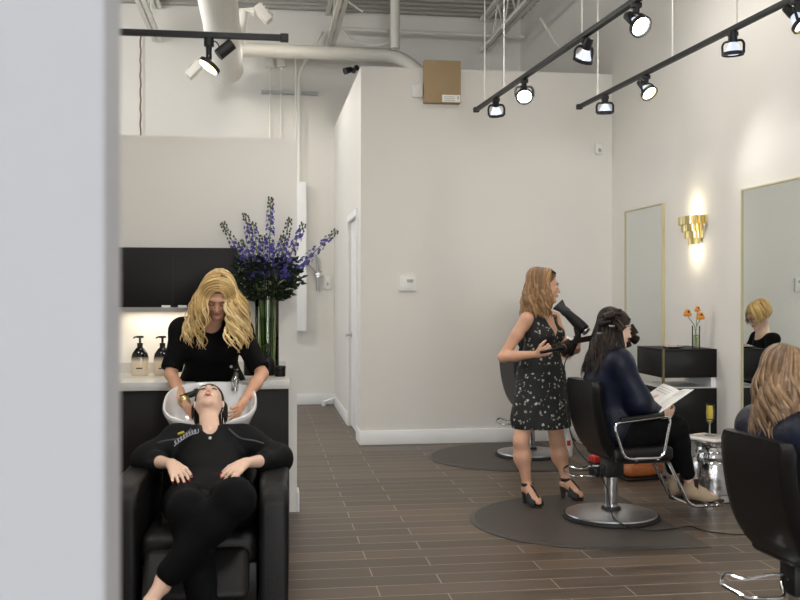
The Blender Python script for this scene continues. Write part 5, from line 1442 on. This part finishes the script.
MB().lathe([(0, .0), (.032, .0), (.03, .003), (.005, .008), (.004, .085), (.012, .095), (.026, .125), (.029, .17), (.026, .235), (.0245, .235), (.027, .17), (.024, .128), (.0, .1)], n=32).build('glass', M['glass'], o)
MB().lathe([(0, .1), (.006, .104), (.018, .122), (.0245, .15), (.0262, .18), (.025, .22), (0, .22)], n=32).build('juice', M['juice'], o)
MB().lathe([(.03, .0005), (.031, .0035), (.006, .009), (.0045, .085), (.008, .1)], n=20).build('stem', M['stemglass'], o); o.scale = (1.2, 1.2, .98)
# clear plastic bin beside it
q = PZ(728, 501)
o = empty('plastic_bag', (q.x+.10, q.y+.10, 0), 0, 'hazy clear plastic bag hanging behind the silver side table', 'bag')
bgm = MB(); n = 28; rows = []
for i, (z, r) in enumerate(((0.002, .10), (.05, .13), (.15, .125), (.28, .12), (.38, .11), (.43, .12))):
    rows.append([(r*(1+.12*math.sin(5*2*PI*j/n+i*1.3)+.06*math.sin(11*2*PI*j/n+i))*math.cos(2*PI*j/n), r*.8*(1+.1*math.sin(4*2*PI*j/n+i*2))*math.sin(2*PI*j/n), z) for j in range(n)])
bgm.add([p for r in rows for p in r], [(i*n+j, i*n+(j+1) % n, (i+1)*n+(j+1) % n, (i+1)*n+j) for i in range(5) for j in range(n)]+[tuple(range(n))])
bgm.build('bag_body', M['hazy'], o, smooth=60); MB().box((0, 0, .012), (.12, .1, .015), bev=.005).build('folded_paper', M['paper'], o)
# small vase and trinkets on the console
q = PX(696, 345, XR-.17); vx, vy = XR-.2, CONY+.2
fp = PD(696, 346, 7.75); vx, vy = fp.x, min(max(fp.y, CONY+.06), CONY+CONL-.08)
o = empty('bud_vase', (vx, vy, CONZ), 0, 'small clear square vase on the console holding orange flowers', 'vase')
MB().lathe([(0, 0), (.03, 0), (.032, .004), (.032, .18), (.0295, .18), (.0295, .006), (0, .006)], n=24).build('vase_glass', M['glass'], o)
MB().lathe([(0, .007), (.029, .007), (.029, .11), (0, .11)], n=24).build('water', M['water'], o)
for px, py, lb in ((687.5, 313, 'orange flower leaning left in the small console vase'), (697.5, 309, 'topmost small orange flower in the console vase'), (700.5, 316, 'orange flower at right in the small console vase')):
    e = PD(px, py, 7.72); e = Vector((e.x, e.y, e.z)); b_ = Vector((vx, vy, CONZ+.02)); e = e-b_
    f = empty('ranunculus', b_, 0, lb, 'flower', 'orange flowers on the console')
    MB().tube(rnd_path([(0, 0, 0), (e.x*.15, e.y*.15, .15), tuple(e*.8+Vector((0, 0, .01))), tuple(e)], 6), .003, 6).build('stem', M['stem'], f)
    fl = MB(); s = .036 if py != 309 else .027
    for L_ in range(4):
        for k in range(6):
            a = 2*PI*k/6+L_*.5; r_ = s*(.35+.2*L_); c = e+Vector((r_*math.cos(a)*.62, r_*math.sin(a)*.62, s*(.45-.27*L_)))
            fl.ell(c, (s*.36, s*.36, s*.42), nu=8, nv=5)
    fl.build('petals', M['orange'], f)
    MB().ell(e+Vector((0, -s*.55, s*.25)), (s*.3, s*.22, s*.3), nu=10, nv=6).build('flower_centre', M['sole'], f)
q = PD(673, 347, 7.7)
o = empty('trinket_dish', (q.x, min(max(q.y, CONY+.08), CONY+CONL-.06), CONZ), 0, 'shallow dish of small hair clips and trinkets on the console', 'dish')
MB().lathe([(0, 0), (.05, 0), (.075, .014), (.072, .016), (.048, .004), (0, .004)], n=32, sx=1.2).build('dish', M['glass'], o)
tr = MB(); rg = random.Random(2)
for k in range(22): tr.ell((rg.uniform(-.06, .06), rg.uniform(-.045, .045), .014+rg.random()*.012), (.010, .008, .007), nu=8, nv=5)
tr.build('trinkets', mat('mixed trinkets', (150, 90, 70), .4, c2=(230, 220, 210), scale=60), o)
# tan bag and bottles on the floor beyond the middle chair
q = PZ(640, 478)
o = empty('tan_bag', (q.x, q.y, 0), math.radians(12), 'tan leather bag lying on the floor behind the middle salon chair', 'bag')
MB().box((0, 0, .075), (.34, .2, .10), bev=.04, seg=4).build('bag_body', M['brownbag'], o)
MB().box((0, 0, .013), (.36, .22, .024), bev=.01).build('bag_base', M['matte'], o)
MB().tube(rnd_path([(-.1, -.06, .12), (-.05, -.09, .15), (.05, -.09, .15), (.1, -.06, .12)], 6), .007, 8).build('strap', M['brownbag'], o)
MB().ell((-.02, 0, .13), (.008, .008, .006), nu=8, nv=5).build('stud', M['matte'], o)
q = PZ(598, 476)
o = empty('red_box', (q.x, q.y, 0), .2, 'small black box with red lid on the floor behind the middle salon chair', 'box')
MB().box((0, 0, .145), (.12, .1, .05), bev=.006).build('box_top', M['red'], o)
MB().box((0, 0, .06), (.12, .1, .12), bev=.006).build('box_base', M['matte'], o)
q = PZ(568, 456)
o = empty('spray_bottle', (q.x, q.y, 0), 0, 'white bottle with small red label on the floor beside the far salon chair', 'bottle')
MB().lathe([(0, 0), (.04, 0), (.042, .01), (.042, .17), (.02, .21), (.02, .22)], n=28).build('bottle_body', M['plastic'], o)
MB().lathe([(.022, .215), (.024, .22), (.024, .27), (0, .275)], n=24).build('cap', M['plastic'], o)
MB().bb((-.022, -.0435, .1), (.012, -.03, .15), bev=.003).build('label', M['red'], o)
# loose dark strap hanging from the near chair
F1 = Fr(CH[1].x, CH[1].y, CHA)
q = F1(-.12, .12, .38)
tag(MB().tube([tuple(q), tuple(q+np.array((.0, 0, -.18))), tuple(q+np.array((.005, .0, -.355)))], .010, 6, flat=.35).build('hanging_strap', M['matte']), 'thin black strap hanging from the nearest salon chair to the mat', 'strap')

# ---------------------------------------------------------------- light
def area(name, loc, rot, sx, sy, e, col=(1, 1, 1), parent=None):
    ld = bpy.data.lights.new(name, 'AREA'); ld.shape = 'RECTANGLE'; ld.size = sx; ld.size_y = sy; ld.energy = e; ld.color = col
    l = bpy.data.objects.new(name, ld); COL.objects.link(l); l.location = loc; l.rotation_euler = rot
    return l
for i, (a, b) in enumerate(wx):
    area('daylight_%d' % i, ((a+b)/2, YF+.02, 2.1), (PI/2, 0, 0), b-a-.1, 3.4, WIN, (.96, .98, 1))
area('daylight_side', (XL+.02, 10.35, 2.8), (PI/2, 0, -PI/2), 3.9, 3.5, SIDE, (.90, .95, 1))  # side fill at the added left window, brightens the corridor
# added fill lamps with invented fittings, unseen overhead, to brighten the room
for (x, y, e) in ((-2.2, 2.6, FILL), (1.2, 2.0, FILL), (-2.2, 9.2, FILL*.9), (2.3, 6.6, FILL*.55), (-.3, 5.0, FILL*.8), (.1, 11.3, FILL*.2)):
    o = empty('pendant_flood', (x, y, 5.0), 0, 'white high-bay ceiling flood light above the floor', 'ceiling light', 'high-bay ceiling floods')
    MB().lathe([(.02, .2), (.05, .18), (.16, .02), (.165, 0), (.155, 0), (.045, .165)], n=32).build('reflector', M['trim'], o)
    MB().cyl((0, 0, .19), (0, 0, ZC-5.0-.05), .012, 10).build('stem', M['pipe'], o)
    MB().lathe([(0, .03), (.13, .03)], n=28).build('lens', M['lens'], o)
    ld = bpy.data.lights.new('flood', 'SPOT' if (x, y) != (-2.2, 9.2) else 'POINT'); ld.energy = e
    if ld.type == 'SPOT': ld.spot_size = 2.75; ld.spot_blend = .7
    ld.shadow_soft_size = .35; ld.color = (1, .97, .93)
    l = bpy.data.objects.new('flood', ld); COL.objects.link(l); l.parent = o; l.location = (0, 0, -.4)
# sconce lamps
for dz, rx in ((.17, PI), (-.17, 0)):
    ld = bpy.data.lights.new('sconce', 'POINT'); ld.energy = 1.7; ld.shadow_soft_size = .04; ld.color = (1, .85, .6)
    l = bpy.data.objects.new('sconce', ld); COL.objects.link(l); l.location = (XR-.10, sy, sz+dz); l.rotation_euler = (rx, 0, 0)
w = bpy.data.worlds.new('sky'); w.use_nodes = True; SC.world = w
nt = w.node_tree; sk = nt.nodes.new('ShaderNodeTexSky'); sk.sky_type = 'HOSEK_WILKIE'; sk.sun_direction = (.3, .6, .75)
nt.links.new(sk.outputs[0], nt.nodes['Background'].inputs[0]); nt.nodes['Background'].inputs[1].default_value = 1.0
